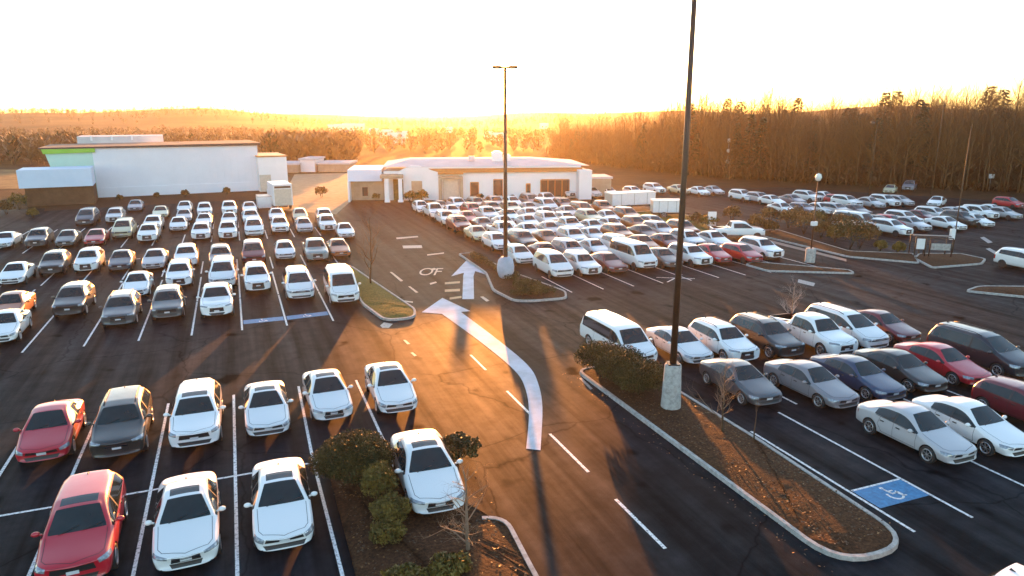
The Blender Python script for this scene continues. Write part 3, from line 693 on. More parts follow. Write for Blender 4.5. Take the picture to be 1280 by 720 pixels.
def island(poly, r, bed='mulch', mound=.12, h=.14, w=.16, keep=None):
    o, i = inset(rounded(poly, r), w); n = len(o); mb = MB()
    o2 = [tuple(Vector(a).lerp(Vector(b), .12)) for a, b in zip(o, i)]
    v = [(*p, 0) for p in o]+[(*p, h) for p in o2]+[(*p, h) for p in i]+[(*p, .02) for p in i]
    f = []
    for k in range(n):
        k2 = (k+1) % n
        if keep and not (keep(o[k]) and keep(o[k2])): continue
        for q in range(3): f.append((q*n+k, q*n+k2, (q+1)*n+k2, (q+1)*n+k))
    mb.add(v, f); struct(mb.build('kerb', M['concrete']))
    bm = bmesh.new(); vs = [bm.verts.new((*p, h-.035 if not keep or keep(p) else .008)) for p in i]; bm.faces.new(vs)
    bmesh.ops.triangulate(bm, faces=bm.faces[:]); bmesh.ops.subdivide_edges(bm, edges=bm.edges[:], cuts=1)
    for _ in range(4):
        es = [e for e in bm.edges if e.calc_length() > .7]
        if not es: break
        bmesh.ops.subdivide_edges(bm, edges=es, cuts=1); bmesh.ops.triangulate(bm, faces=bm.faces[:])
    bnd = [v.co.copy() for v in bm.verts if v.is_boundary]
    for v in bm.verts:
        if not v.is_boundary:
            d = min((v.co-b).length for b in bnd); v.co.z = (h-.035)*min(1, .3+d/.8) if keep else v.co.z; v.co.z += mound*min(1, d/1.2)+rng.uniform(-.02, .03)
    bmesh.ops.recalc_face_normals(bm, faces=bm.faces[:])
    if sum(f.normal.z for f in bm.faces) < 0: bmesh.ops.reverse_faces(bm, faces=bm.faces[:])
    for q in bm.faces: q.smooth = True
    me = bpy.data.meshes.new('planting_bed'); bm.to_mesh(me); bm.free(); me.materials.append(M[bed])
    struct(link('planting_bed', me))
island([(15.25, 30.2), (15.2, 13.0), (18.25, 13.0), (18.6, 20.5), (18.55, 30.2)], [.8, 1.5, 1.5, .3, .8])
island([(2.1, 24.7), (2.05, 8), (6.6, 8), (7.0, 16.0), (7.25, 19.0), (4.4, 19.7), (4.3, 24.7)], [.4, .1, .1, .8, .8, .3, .4], keep=lambda p: p[0] > 6.3 and p[1] < 19.2)
island([(7.75, 61.5), (7.35, 47.0), (8.0, 42.4), (10.0, 42.3), (10.5, 44.3), (8.75, 59.2)], [.3, .8, .9, .9, .6, .3], 'turf')
island([(17.0, 47.4), (17.3, 44.0), (18.4, 43.4), (21.1, 43.2), (21.9, 45.0), (20.7, 52), (20.0, 61.5), (18.7, 61.5), (18.4, 53)], [.6, .6, .8, .6, .6, .6, .4, .4, .6])
island([(40.3, 45.2), (46.4, 41.8), (47.0, 43.0), (41.8, 48.6), (40.3, 48.0)], [.5, .5, .5, .5, .5])
island([(49.1, 34.5), (52.0, 31.0), (60, 28.5), (60, 31.5), (51.5, 35.2)], [.6, .8, .3, .3, .8])
island([tuple(at(*q)[:2]) for q in ((935, 290), (972, 288), (1062, 315), (1142, 318), (1150, 330), (1060, 322), (960, 298))], .5, 'mulch', .1)
island([tuple(at(*q)[:2]) for q in ((1142, 324), (1148, 318), (1200, 318), (1233, 325), (1228, 331), (1165, 336))], .5, 'mulch', .1)
island([tuple(at(*q)[:2]) for q in ((758, 268), (820, 264), (860, 270), (905, 292), (888, 296), (850, 281))], .5, 'turf', .1)
struct(MB().sheet(px_poly([(968, 291), (980, 290), (1064, 316), (1066, 321), (1056, 321)]), .165+.06).build('brick_path', M['walk'])) if False else None
struct(MB().sheet(px_poly([(964, 300.5), (1058, 324), (1058, 327), (962, 303)]), .008).build('brick_path', M['walk']))
# ================================================================ vegetation
def leafball(mb, c, rx, ry, rz, n, size, mi=0, seed=1, flat=0., amp=1.):
    g = random.Random(seed); lumps = [(Vector((g.uniform(-1, 1), g.uniform(-1, 1), g.uniform(-.5, 1))).normalized(), 1+(g.uniform(.75, 1.12)-1)*amp) for _ in range(26)]
    for _ in range(n):
        d = Vector((g.gauss(0, 1), g.gauss(0, 1), g.gauss(0, 1))).normalized()
        if d.z < -.35: d.z *= -.6
        k = max(lumps, key=lambda q: q[0].dot(d)); rad = k[1]*(.80+.2*max(0, (k[0].dot(d)-.75)*4))*g.uniform(.72, 1.03)
        p = Vector(c)+Vector((d.x*rx, d.y*ry, max(-.9, d.z)*rz))*rad
        if p.z < .03: p.z = .03+g.random()*.2
        a = Vector((g.gauss(0, 1), g.gauss(0, 1), g.gauss(0, 1)+flat)).normalized(); b = a.cross(Vector((g.gauss(0, 1), g.gauss(0, 1), g.gauss(0, 1)))).normalized()
        a2 = a.cross(b); s = size*g.uniform(.6, 1.35)
        mb.add([p-b*s, p+a2*s*.55, p+b*s, p-a2*s*.55], [(0, 1, 2, 3)], mi)
def bush(name, label, loc, rad, n, size, leaf, seed, cat='bush', group=None, balls=None, amp=1.):
    t = thing(name, label, cat, loc, 0, group); mb = MB()
    for b in (balls or [((0, 0, rad[2]*.9), *rad, 1.)]): leafball(mb, b[0], b[1], b[2], b[3], int(n*b[4]), size, 0, seed+int(b[0][0]*7), 0., amp)
    mb.build('foliage', M[leaf], t)
    s = MB(); g = random.Random(seed)
    for b in (balls or [((0, 0, rad[2]*.9), *rad, 1.)]):
        for k in range(6):
            a = g.uniform(0, 6.28); s.tube([(b[0][0]+g.uniform(-.08, .08), b[0][1]+g.uniform(-.08, .08), -.05), (b[0][0]+math.cos(a)*b[1]*.35, b[0][1]+math.sin(a)*b[2]*.35, b[0][2]), (b[0][0]+math.cos(a)*b[1]*.75, b[0][1]+math.sin(a)*b[2]*.75, b[0][2]+b[3]*.5)], [.03, .02, .008], 5)
    s.build('stem', M['bark'], t); return t
def branch(mb, tw, p, d, L, r, depth, g, spread, up, twist=0):
    n = 4; pts = [p]; rs = [r]; q = p.copy(); dd = d.copy()
    for i in range(n):
        dd = (dd+Vector((g.gauss(0, .12), g.gauss(0, .12), g.gauss(0, .08)+up*.08))).normalized(); q = q+dd*L/n; pts.append(q.copy()); rs.append(r*(1-.16*(i+1)))
    (mb if depth > 0 else tw).tube(pts, rs, 5 if depth > 1 else 3, 0, False)
    if depth <= 0: return
    k = g.randint(3, 4) if depth > 1 else g.randint(3, 5)
    for j in range(k):
        i = g.randint(1, n); a = g.uniform(0, 6.28); ax = dd.orthogonal().normalized(); ax.rotate(Matrix.Rotation(a, 3, dd)) if False else None
        side = (ax*math.cos(a)+dd.cross(ax)*math.sin(a)).normalized()
        nd = (dd*(1-spread)+side*spread+Vector((0, 0, up*.25))).normalized()
        branch(mb, tw, pts[i], nd, L*g.uniform(.5, .78), rs[i]*.6, depth-1, g, spread, up)
def bare_tree_mesh(h, r, seed, depth=3, spread=.55, clear=.3, up=1., nb=9, mat='twig', bark='bark', form=(.34, .20)):
    g = random.Random(seed); tr = MB(); tw = MB(); cr = MB()
    pts = []; rs = []
    q = Vector((0, 0, -.1)); n = 8
    for i in range(n+1):
        pts.append(q.copy()); rs.append(r*(1-.82*i/n)); q = q+Vector((g.gauss(0, .02)*h/n*2, g.gauss(0, .02)*h/n*2, h*.86/n))
    tr.tube(pts, rs, 7)
    for k in range(nb):
        t = clear+(1-clear)*(k+g.random()*.6)/nb; f = min(n-.01, t*n); i = int(f); p = pts[i].lerp(pts[i+1], f-i); a = g.uniform(0, 6.28)+k*2.4
        d = Vector((math.cos(a), math.sin(a), .55+up*.5*t)).normalized(); L = h*(form[0]-form[1]*t)*g.uniform(.75, 1.25)
        branch(cr, cr, p, d, L, rs[i]*.5, depth, g, spread, up)
    return tr.mesh('trunk', M[bark]), cr.mesh('crown', M[mat])
def plant_tree(name, label, loc, meshes, s=1., rz=0., cat='tree', group=None, sz=None):
    t = thing(name, label, cat, loc, rz, group); t.scale = (s, s, sz or s); link('trunk', meshes[0], t); link('crown', meshes[1], t); return t
# the bushes and bare shrubs close to the camera
bush('round_bush', 'big rounded dark olive bush at the corner of the near planting bed', (2.95, 22.9, .1), (1.3, 1.3, .9), 26000, .036, 'leaf_dark', 3, amp=.3,
     balls=[((.05, 0, .85), 1.5, 1.4, 1.0, .95), ((1.0, .3, .6), .6, .7, .6, .1)])
bush('yellowish_shrub', 'sprawling yellow-green shrub in the near bed beside the white sedan', (3.5, 20.5, .1), (.7, 1.3, .6), 10000, .04, 'leaf_olive', 5, amp=.7,
     balls=[((.1, .7, .75), .65, .75, .7, .4), ((.2, -.5, .42), .7, .75, .42, .4), ((-.1, -1.5, .3), .6, .6, .32, .25)])
bush('dark_bush', 'dark bush behind the tail of the white sedan in the near bed', (7.0, 23.4, 0), (.8, .9, .55), 1900, .07, 'leaf_dark', 9)
bush('low_shrub', 'low green shrub at the bottom edge of the near planting bed', (4.0, 16.7, .1), (1.2, .8, .4), 2600, .06, 'leaf_olive', 12,
     balls=[((-.6, 0, .25), .7, .6, .38, .5), ((.7, .1, .22), .7, .6, .34, .5)])
bush('clipped_hedge', 'long dark clipped hedge in front of the white van, left of the concrete pole base', (16.35, 26.9, .1), (1.2, 2.6, .75), 30000, .042, 'leaf_dark', 21, 'hedge', amp=.4,
     balls=[((-.2, 2.3, .85), 1.3, 1.4, .85, .26), ((-.1, .6, .9), 1.3, 1.2, .85, .27), ((.0, -.9, .85), 1.25, 1.2, .8, .26), ((.6, 1.6, .85), 1.2, 1.3, .8, .2), ((.7, -.3, .8), 1.1, 1.2, .76, .2)])
shr = bare_tree_mesh(2.6, .055, 31, 2, .6, .14, .6, 20, 'bark_pale', 'bark_pale')
plant_tree('bare_shrub', 'leafless pale shrub in the near bed in front of the white sedan', (5.45, 17.5, .1), shr, 1.25)
shr2 = bare_tree_mesh(3.5, .055, 47, 2, .55, .2, 1., 18, 'bark_pale', 'bark')
plant_tree('bare_sapling', 'leafless sapling in the mulch bed in front of the dark grey sedan', (17.55, 21.4, .1), shr2, 1.)
shr3 = bare_tree_mesh(2.2, .035, 53, 1, .35, .6, 1., 4, 'bark', 'bark')
plant_tree('young_tree', 'thin young tree trunk at the bed edge by the empty bay', (18.3, 20.4, .1), shr3, 1.)
sap = bare_tree_mesh(4.2, .06, 61, 3, .55, .25, .8, 12, 'twig_pale', 'bark_pale')
plant_tree('pale_sapling', 'pale grey leafless sapling rising behind the white pickup', (30.4, 31.6, 0), sap, .85)
isl = bare_tree_mesh(6.4, .09, 71, 3, .5, .22, 1., 12, 'twig', 'bark')
plant_tree('bare_tree', 'slender leafless tree on the grassy island beside the left lot', (9.0, 52.5, .1), isl, .95)
bush('low_hedge', 'low dark ground-cover hedge on the kerbed island with the T-shaped lamp post', (19.3, 46.4, .1), (2, 1.5, .4), 4200, .07, 'leaf_dark', 77, 'hedge',
     balls=[((0, -1.2, .25), 1.9, .9, .32, .4), ((.2, .8, .28), 1.3, 1.5, .34, .35), ((.2, 5, .3), .9, 3.2, .36, .4), ((.1, 10.5, .3), .6, 3., .36, .3)])
g4 = random.Random(17); mb = MB()
def litter(x0, x1, y0, y1, n, z):
    for _ in range(n):
        p = Vector((g4.uniform(x0, x1), g4.uniform(y0, y1), z+g4.uniform(0, .06))); a = g4.uniform(0, 6.28); s = g4.uniform(.02, .055); u = Vector((math.cos(a), math.sin(a), g4.uniform(-.4, .4)))*s; w_ = Vector((-math.sin(a), math.cos(a), g4.uniform(-.4, .4)))*s*.6
        mb.add([p-u, p+w_, p+u, p-w_], [(0, 1, 2, 3)], g4.randrange(3))
litter(15.6, 18.2, 13.6, 29, 1300, .2); litter(2.4, 6.7, 11, 19.0, 800, .19); litter(2.4, 4.2, 18.5, 24.2, 400, .18); litter(14.4, 15.2, 13, 30, 120, .012); litter(2.2, 7.3, 19.8, 26, 160, .012); litter(8, 10, 43, 48, 250, .2)
o = mb.build('leaf_litter', [M['oak'], M['bark'], M['bark']]); o['kind'] = 'stuff'; o['label'] = 'fallen leaves and bark chips on the planting beds'; o['category'] = 'leaf litter'
# shrubs of the strips on the right: each one its own
g0 = random.Random(5); shrub_kinds = []
rp = [((945, 290), 1.1, 'rust'), ((962, 292), .9, 'rust'), ((985, 285), 1.3, 'rust'), ((1004, 293), 1.5, 'rust'), ((1026, 298), 1.1, 'rust'), ((1043, 303), 1.0, 'olive'), ((1062, 312), 1.9, 'dark'), ((1074, 311), 1.7, 'rust'), ((1100, 314), .6, 'olive'), ((1122, 317), .6, 'olive'), ((915, 277), 1.1, 'rust'), ((962, 279), 1.2, 'rust'), ((995, 281), 1.3, 'rust'), ((1022, 287), 1.3, 'olive'), ((1048, 292), 1.3, 'rust'), ((1086, 300), 1.0, 'rust')]
rl = ['small rust shrub at the left tip of the tan strip beside the white work pickup', 'second rust shrub from the left tip of the tan strip', 'third rust shrub of the tan strip, left of the globe lamp post', 'tall rust shrub right behind the globe lamp post', 'rust shrub just right of the globe lamp post', 'olive shrub between the globe lamp post and the dark tree clump',
      'tall dark clump of shrub standing on the middle of the tan strip', 'rust shrub leaning on the tall dark clump', 'low olive shrub on the strip right of the dark clump', 'low olive shrub near the cart shelter end of the strip', 'rust shrub behind the bed of the white work pickup', 'rust shrub of the back line, behind the cab of the white work pickup', 'rust shrub of the back line, left of the globe lamp', 'olive shrub of the back line, right of the globe lamp', 'rust shrub of the back line, left of the dark clump', 'rust shrub of the back line, just below the white van']
for (q, s, kd), lb in zip(rp, rl):
    p = at(*q); bush('strip_shrub', lb, (p.x, p.y, .05), (s*1.0, s*1.0, s*.95), 1000, .11, 'leaf_'+kd, int(q[0]), 'shrub', 'shrubs along the tan strip')
lp = [((8, 268), 1.2, 'rust', 'rust shrub at the left edge of the photo below the field'), ((24, 262), 1.5, 'olive', 'shrub speckled pale at the corner of the brown block wall'), ((42, 272), .8, 'olive', 'low olive shrub at the foot of the brown block wall'),
      ((150, 250), .5, 'rust', 'small shrub at the wall foot near the teal end'), ((196, 247), .5, 'rust', 'small shrub at the foot of the long pale wall, left of its middle'), ((232, 246), .7, 'rust', 'bigger shrub at the foot of the long pale wall, at its middle'), ((284, 243), .7, 'rust', 'shrub at the foot of the long pale wall towards its right end'),
      ((470, 250), .7, 'olive', 'round shrub beside the porch of the white building'), ((512, 252), 1.0, 'olive', 'olive shrub in front of the gabled entrance, left side'), ((528, 252), 1.1, 'olive', 'olive shrub in front of the gabled entrance, right side'), ((600, 250), .6, 'rust', 'low rust shrub below the first window of the white building'),
      ((640, 250), .5, 'rust', 'low rust shrub below the second window of the white building'), ((402, 247), 1.2, 'rust', 'single rust bush standing in the gravel yard'),
      ((870, 282), 1.0, 'rust', 'rust shrub on the verge behind the small white trailer'), ((886, 287), 1.2, 'olive', 'olive shrub beside the white board on the verge'), ((778, 268), .6, 'olive', 'low olive shrub beside the long white trailer')]
for q, s, kd, lb in lp:
    p = at(*q); bush('verge_shrub', lb, (p.x, p.y, .0), (s*.9, s*.9, s*.85), 420, .16, 'leaf_'+kd, int(q[0])+3, 'shrub', 'shrubs beside the buildings and verges')

# the wood on the right
TV = [bare_tree_mesh(17, .17, 100+k, 2, .45, .25+.04*k, 1.3, 20+2*k, form=(.21, .03), bark='twig') for k in range(5)]+[bare_tree_mesh(15, .2, 130+k, 2, .6, .2, .9, 24, form=(.30, .10), mat='oak', bark='twig') for k in range(3)]
def pine_mesh(h, seed):
    g = random.Random(seed); tr = MB().tube([(0, 0, -.1), (0, 0, h*.5), (0, 0, h*.97)], [.22, .14, .03], 7); cr = MB()
    for k in range(900):
        t = g.random()**.8; z = h*(.22+.78*t); rr = h*.17*(1-t)**.8*g.uniform(.3, 1.05)+.15; a = g.uniform(0, 6.28)
        p = Vector((math.cos(a)*rr, math.sin(a)*rr, z-rr*.25)); d = Vector((math.cos(a), math.sin(a), -.25+g.gauss(0, .2))).normalized(); s = Vector((-math.sin(a), math.cos(a), g.gauss(0, .3))).normalized()
        L = g.uniform(.35, .9); cr.add([p, p+d*L*.5+s*L*.3, p+d*L, p+d*L*.5-s*L*.3], [(0, 1, 2, 3)])
    return tr.mesh('trunk', M['bark']), cr.mesh('crown', M['leaf_pine'])
PV = [pine_mesh(15, 200+k) for k in range(3)]
edge = [(690, 200, 150), (740, 205, 146), (800, 212, 132), (860, 219, 114), (905, 223, 110), (960, 226, 112), (1010, 229, 117), (1050, 231, 120), (1100, 233, 108), (1150, 235, 108), (1200, 237, 102), (1250, 239, 104), (1300, 241, 102), (1380, 246, 100)]
def edge_at(x):
    for a, b in zip(edge, edge[1:]):
        if a[0] <= x <= b[0]:
            t = (x-a[0])/(b[0]-a[0]); return a[1]+(b[1]-a[1])*t, a[2]+(b[2]-a[2])*t
g1 = random.Random(11)
W_ = [(x, *edge_at(x)) for x in range(695, 1375, 9)]
for i, (x, yb, yt) in enumerate(W_):
    for row in range(2):
        jx = x+g1.uniform(-4, 4); b = at(jx, yb); dirv = Vector((b.x, b.y)).normalized(); k = row*3.5+g1.uniform(-1, 1.5)
        h = CAMH*(1-(yt-YH)/(yb-YH))*(g1.uniform(1.0, 1.16) if g1.random() < .22 else g1.uniform(.58, .92)); pine = g1.random() < .07; h *= .8 if pine else 1
        ms = PV[g1.randrange(3)] if pine else TV[g1.randrange(8)]; s = h/(15 if pine else 16.5)
        plant_tree('pine_tree' if pine else 'forest_tree', 'dark evergreen pine standing in the brown wood behind the right lots' if pine else 'leafless brown tree at the edge of the wood behind the right lots', (b.x+dirv.x*k, b.y+dirv.y*k, -.05), ms, s*.9, g1.uniform(0, 6.28), 'tree', 'pines in the wood' if pine else 'bare trees at the edge of the wood', s)
def merge(name, items, mats, kind='stuff'):
    """one mesh out of many placed copies (far-off mass nobody could count)"""
    import numpy as np
    vs, ls, ps, mi = [], [], [], []; off = 0
    cache = {}
    for me, mtx, m in items:
        if me.name not in cache:
            a = np.empty(len(me.vertices)*3, np.float32); me.vertices.foreach_get('co', a); l = np.empty(len(me.loops), np.int32); me.loops.foreach_get('vertex_index', l); p = np.empty(len(me.polygons), np.int32); me.polygons.foreach_get('loop_total', p); cache[me.name] = (a.reshape(-1, 3), l, p)
        a, l, p = cache[me.name]; mm = np.array(mtx); vs.append(a@mm[:3, :3].T+mm[:3, 3]); ls.append(l+off); ps.append(p); mi.append(np.full(len(p), m, np.int32)); off += len(a)
    v = np.concatenate(vs).astype(np.float32); l = np.concatenate(ls); p = np.concatenate(ps); mi = np.concatenate(mi)
    me = bpy.data.meshes.new(name); me.vertices.add(len(v)); me.vertices.foreach_set('co', v.ravel()); me.loops.add(len(l)); me.loops.foreach_set('vertex_index', l); me.polygons.add(len(p))
    st = np.zeros(len(p), np.int32); st[1:] = np.cumsum(p)[:-1]; me.polygons.foreach_set('loop_start', st); me.polygons.foreach_set('loop_total', p); me.polygons.foreach_set('material_index', mi)
    for m in mats: me.materials.append(M[m])
    me.update(); me.validate(); o = link(name, me); o['kind'] = kind; return o
items = []
for x, yb, yt in W_:
    for row in range(2, 9):
        b = at(x+g1.uniform(-6, 6), yb); dv = Vector((b.x, b.y)).normalized(); k = row*4.2+g1.uniform(-2, 2); h = CAMH*(1-(yt-YH)/(yb-YH))*(g1.uniform(.95, 1.1) if g1.random() < .15 else g1.uniform(.68, .9))*(1+k/330)
        pine = g1.random() < .1; h *= .85 if pine else 1; ms = PV[g1.randrange(3)] if pine else TV[g1.randrange(8)]; s = h/(15 if pine else 16.5)
        mt = Matrix.Translation((b.x+dv.x*k, b.y+dv.y*k, -.05)) @ Matrix.Rotation(g1.uniform(0, 6.28), 4, 'Z') @ Matrix.Diagonal((s, s, s, 1))
        items += [(ms[0], mt, 0), (ms[1], mt, 2 if pine else 1)]
o = merge('deep_woodland', items, ['bark', 'twig', 'leaf_pine']); o['label'] = 'deep brown leafless woodland behind the right lots'; o['category'] = 'woodland'
# underwood along its foot
mb = MB(); g2 = random.Random(3)
for x, yb, yt in W_:
    for row in range(5):
        b = at(x+g2.uniform(-5, 5), yb); dv = Vector((b.x, b.y)).normalized(); k = row*4.+1.5+g2.uniform(-1, 1)
        for q in range(200):
            p = Vector((b.x+dv.x*k+g2.gauss(0, 1.6), b.y+dv.y*k+g2.gauss(0, 1.6), abs(g2.gauss(0, 2.4)))); d = Vector((g2.gauss(0, .5), g2.gauss(0, .5), 1)).normalized(); s = d.orthogonal().normalized(); L = g2.uniform(.5, 1.6)
            mb.add([p, p+d*L*.5+s*.10, p+d*L, p+d*L*.5-s*.10], [(0, 1, 2, 3)])
o = mb.build('underwood', M['twig']); o['kind'] = 'stuff'; o['label'] = 'brown brushwood along the foot of the wood'; o['category'] = 'underwood'
# far woods on the plain and the hills
def far_tree(seed, h, n, w):
    g = random.Random(seed); m = MB(); m.tube([(0, 0, -.3), (0, 0, h*.8)], [.18, .05], 3, 0, False)
    for _ in range(n):
        t = g.random(); z = h*(.2+.8*t); rr = w*math.sqrt(max(.02, 1-(2*t-.9)**2))*math.sqrt(g.random()); a = g.uniform(0, 6.28); p = Vector((math.cos(a)*rr, math.sin(a)*rr, z)); d = Vector((math.cos(a)*.6, math.sin(a)*.6, 1+g.gauss(0, .3))).normalized(); s = Vector((-math.sin(a), math.cos(a), g.gauss(0, .5))).normalized(); L = g.uniform(.8, 2.2)
        m.add([p-d*L*.5, p+s*L*.22, p+d*L*.5, p-s*L*.22], [(0, 1, 2, 3)])
    return m.mesh('far_tree', M['twig'])
FV = [far_tree(300+k, 9, 90, 2.6) for k in range(4)]; FVs = [far_tree(310+k, 9, 34, 3.2) for k in range(3)]
items = []; g3 = random.Random(8)
def put_far(x, y, h, vs):
    s = h/9; mt = Matrix.Translation((x, y, hill(x, y)-.2)) @ Matrix.Rotation(g3.uniform(0, 6.28), 4, 'Z') @ Matrix.Diagonal((s*1.15, s*1.15, s, 1)); items.append((vs[g3.randrange(len(vs))], mt, 0 if g3.random() < .9 else 1))
# belts: (px from, px to, base py from..to, height)
for x0, x1, y0, y1, h0, h1, n in ((-80, 110, 192, 206, 5, 7.5, 120), (-80, 460, 180, 186, 4, 5.5, 300), (200, 700, 167, 171, 3.5, 5.5, 320), (-80, 330, 169, 173, 3.5, 5.5, 300), (330, 760, 174, 192, 4, 6, 160), (-80, 800, 156, 159, 3.5, 6, 650)):
    for _ in range(n):
        p = at(g3.uniform(x0, x1), g3.uniform(y0, y1)); put_far(p.x, p.y, g3.uniform(h0, h1), FV if p.length < 420 else FVs)
for _ in range(150):
    p = at(g3.uniform(335, 445), g3.uniform(196, 209)); put_far(p.x, p.y, g3.uniform(6.5, 8.5), FV)
for _ in range(2000):
    a = YAW+R(g3.uniform(-44, 44)); r = g3.uniform(620, 1900); put_far(r*math.sin(a), r*math.cos(a), g3.uniform(4, 7), FVs)
o = merge('distant_woods', items, ['far_twig', 'leaf_pine']); o['label'] = 'hazy brown woods on the plain and hills beyond the buildings'; o['category'] = 'woods'
# ================================================================ buildings
def bpart(parent, name, boxes, mat, bev=0.):
    mb = MB()
    for c, d in boxes: mb.box(c, d, bev=bev)
    return mb.build(name, M[mat], parent)
# --- long pale store on the left: flared end, dark flat roof, green band
p0, p1 = at(80, 249), at(326, 238)
d = (p1-p0); Lb = d.length; rz = math.atan2(d.y, d.x)
B = thing('store_building', 'long pale box store with a thin dark roof and lime green band', 'building', p0, rz)
def slab(parent, name, prof, y0, y1, mat):      # profile in x-z, extruded in depth
    mb = MB(); n = len(prof); mb.add([(x, y0, z) for x, z in prof]+[(x, y1, z) for x, z in prof], [tuple(range(n)), tuple(range(n, 2*n))[::-1]]+[(i, n+i, n+(i+1) % n, (i+1) % n) for i in range(n)]); return mb.build(name, M[mat], parent)
HB = 7.55
slab(B, 'teal_end', [(0, 0), (4.6, 0), (4.6, HB), (-1.7, HB)], 0, 15, 'teal_wall')
w_ = slab(B, 'wall', [(4.6, 0), (Lb, 0), (Lb, HB), (4.6, HB)], .003, 15, 'metal_wall')
bpart(B, 'plinth', [((Lb/2+2.3, -.05, .75), (Lb-4.6, .1, 1.5))], 'metal_wall')
bpart(B, 'wall_rib', [((4.6+k*(Lb-4.6)/22, -.02, HB/2+.75), (.07, .05, HB-1.6)) for k in range(1, 22)], 'metal_wall')
slab(B, 'roof', [(-2.3, HB), (Lb+.5, HB), (Lb+.5, HB+.42), (-2.3, HB+.2)], -.35, 14., 'roof_dark')
slab(B, 'green_band', [(-1.75, HB-.72), (5.0, HB-.60), (5.0, HB-.02), (-1.95, HB-.02)], -.35, -.005, 'green_band')
bpart(B, 'rear_block', [((Lb*.28, 23, 4.4), (13.5, 9, 8.8))], 'roof_pale')
vent = [bpart(B, 'roof_vent', [((Lb*(.12+.11*k), 18.4, 8.5+.02*k), (.3, .12, .8))], 'white_metal') for k in range(3)]
A = thing('annex_building', 'low pale blue flat-roofed annex on a brown base left of the long store', 'building', at(25, 259), rz)
bpart(A, 'base_wall', [((5.0, 3.2, 1.3), (8.3, 6, 2.6))], 'brown_wall'); bpart(A, 'blue_fascia', [((4.75, 2.6, 3.85), (8.9, 6., 2.5))], 'blue_wall')
A2 = thing('loading_annex', 'white loading annex at the right end of the long store', 'building', at(322, 240), rz)
bpart(A2, 'wall', [((2.75, 5, 2.85), (4.6, 10, 5.7))], 'white_wall'); bpart(A2, 'parapet', [((2.75, 5, 5.8), (4.8, 10.2, .22))], 'orange_band'); bpart(A2, 'loading_door', [((1.4, -.03, 1.4), (1.8, .1, 2.8))], 'door')
# --- white building with porch and gable in the middle
q0, q1 = at(437, 251), at(735, 247); d = q1-q0; LC = d.length; rzc = math.atan2(d.y, d.x); k = LC/298.
C = thing('white_building', 'long white commercial building with orange fascia, gabled entrance and porch', 'building', q0, rzc)
X = lambda px: (px-437)*k
Zh = lambda py, b=250.: CAMH*(1-(py-YH)/(b-YH))
hw = Zh(213)
bpart(C, 'wall', [(((X(479.5)+X(733))/2, 7, hw/2), (X(733)-X(479.5), 14, hw))], 'white_wall')
fa = bpart(C, 'fascia', [(((X(520)+X(726))/2, -.15, hw+.02), (X(726)-X(520), .5, .62))], 'orange_band')
bpart(C, 'fascia_trim', [(((X(524)+X(726))/2, -.22, hw+.48), (X(722)-X(524), .6, .24))], 'white_wall')
rm = MB(); x0, x1 = X(478), X(735)
rm.add([(x0, -.6, hw+.62), (x1, -.6, hw+.62), (x1, 14.5, hw+.62), (x0, 14.5, hw+.62), (x0+4, 6, hw+1.45), (x1-8, 6, hw+1.45), (x1-8, 9, hw+1.45), (x0+4, 9, hw+1.45)], [(3, 2, 1, 0), (0, 1, 5, 4), (1, 2, 6, 5), (2, 3, 7, 6), (3, 0, 4, 7), (4, 5, 6, 7)]); rf = rm.build('roof', M['roof_pale'], C)
bpart(rf, 'rooftop_unit', [((X(622), 4.2, hw+1.7), (1.6, 1.5, 1.5)), ((X(622), 4.2, hw+2.5), (1.0, 1.0, .3))], 'white_metal'); bpart(rf, 'rooftop_unit', [((X(635), 4.4, hw+1.5), (1.1, 1.2, 1.0)), ((X(635), 4.4, hw+2.05), (.7, .7, .25))], 'white_metal')
bpart(rf, 'roof_hatch', [((X(589), 3.6, hw+1.6), (.9, .8, .7))], 'roof_pale')
# gable
gm = MB(); gx = [X(497), X(546), X(546), X(538), X(530), X(522), X(512), X(505), X(497)]; gz = [0, 0, hw-.2, hw+.1, hw+.55, hw+.75, hw+.75, hw+.45, hw-.1]
n = len(gx); gm.add([(x, -.55, z) for x, z in zip(gx, gz)]+[(x, .6, z) for x, z in zip(gx, gz)], [tuple(range(n)), tuple(range(n, 2*n))[::-1]]+[(i, n+i, n+(i+1) % n, (i+1) % n) for i in range(n)]); gm.build('gable', M['white_wall'], C)
bpart(C, 'niche', [((X(519.5), -.60, 1.45), (X(526)-X(513), .14, 2.9))], 'tan_wall')
nd = bpart(C, 'entrance_door', [((X(497), -.7, 1.6), (X(503)-X(491), .2, 3.2))], 'leaf_olive')
for px in (484, 500): bpart(C, 'porch_column', [((X(px), -2.4, 1.75), (.55, .55, 3.5)), ((X(px), -2.4, .15), (.8, .8, .3))], 'white_wall')
bpart(C, 'porch_roof', [((X(490), -1.2, 3.72), (X(504)-X(477), 3.2, .45))], 'tan_wall')
gb = bpart(C, 'garage_surround', [((X(548), -.35, 1.75), (.5, .8, 3.5)), ((X(574), -.35, 1.75), (.5, .8, 3.5)), ((X(561), -.35, 3.35), (X(574)-X(548)-.504, .78, .4))], 'tan_wall'); bpart(C, 'garage_door', [((X(561), -.06, 1.55), (X(571)-X(551), .1, 3.1))], 'door')
bpart(C, 'canopy', [((X(561), -.5, 4.0), (X(577)-X(546), .9, .28))], 'orange_band')
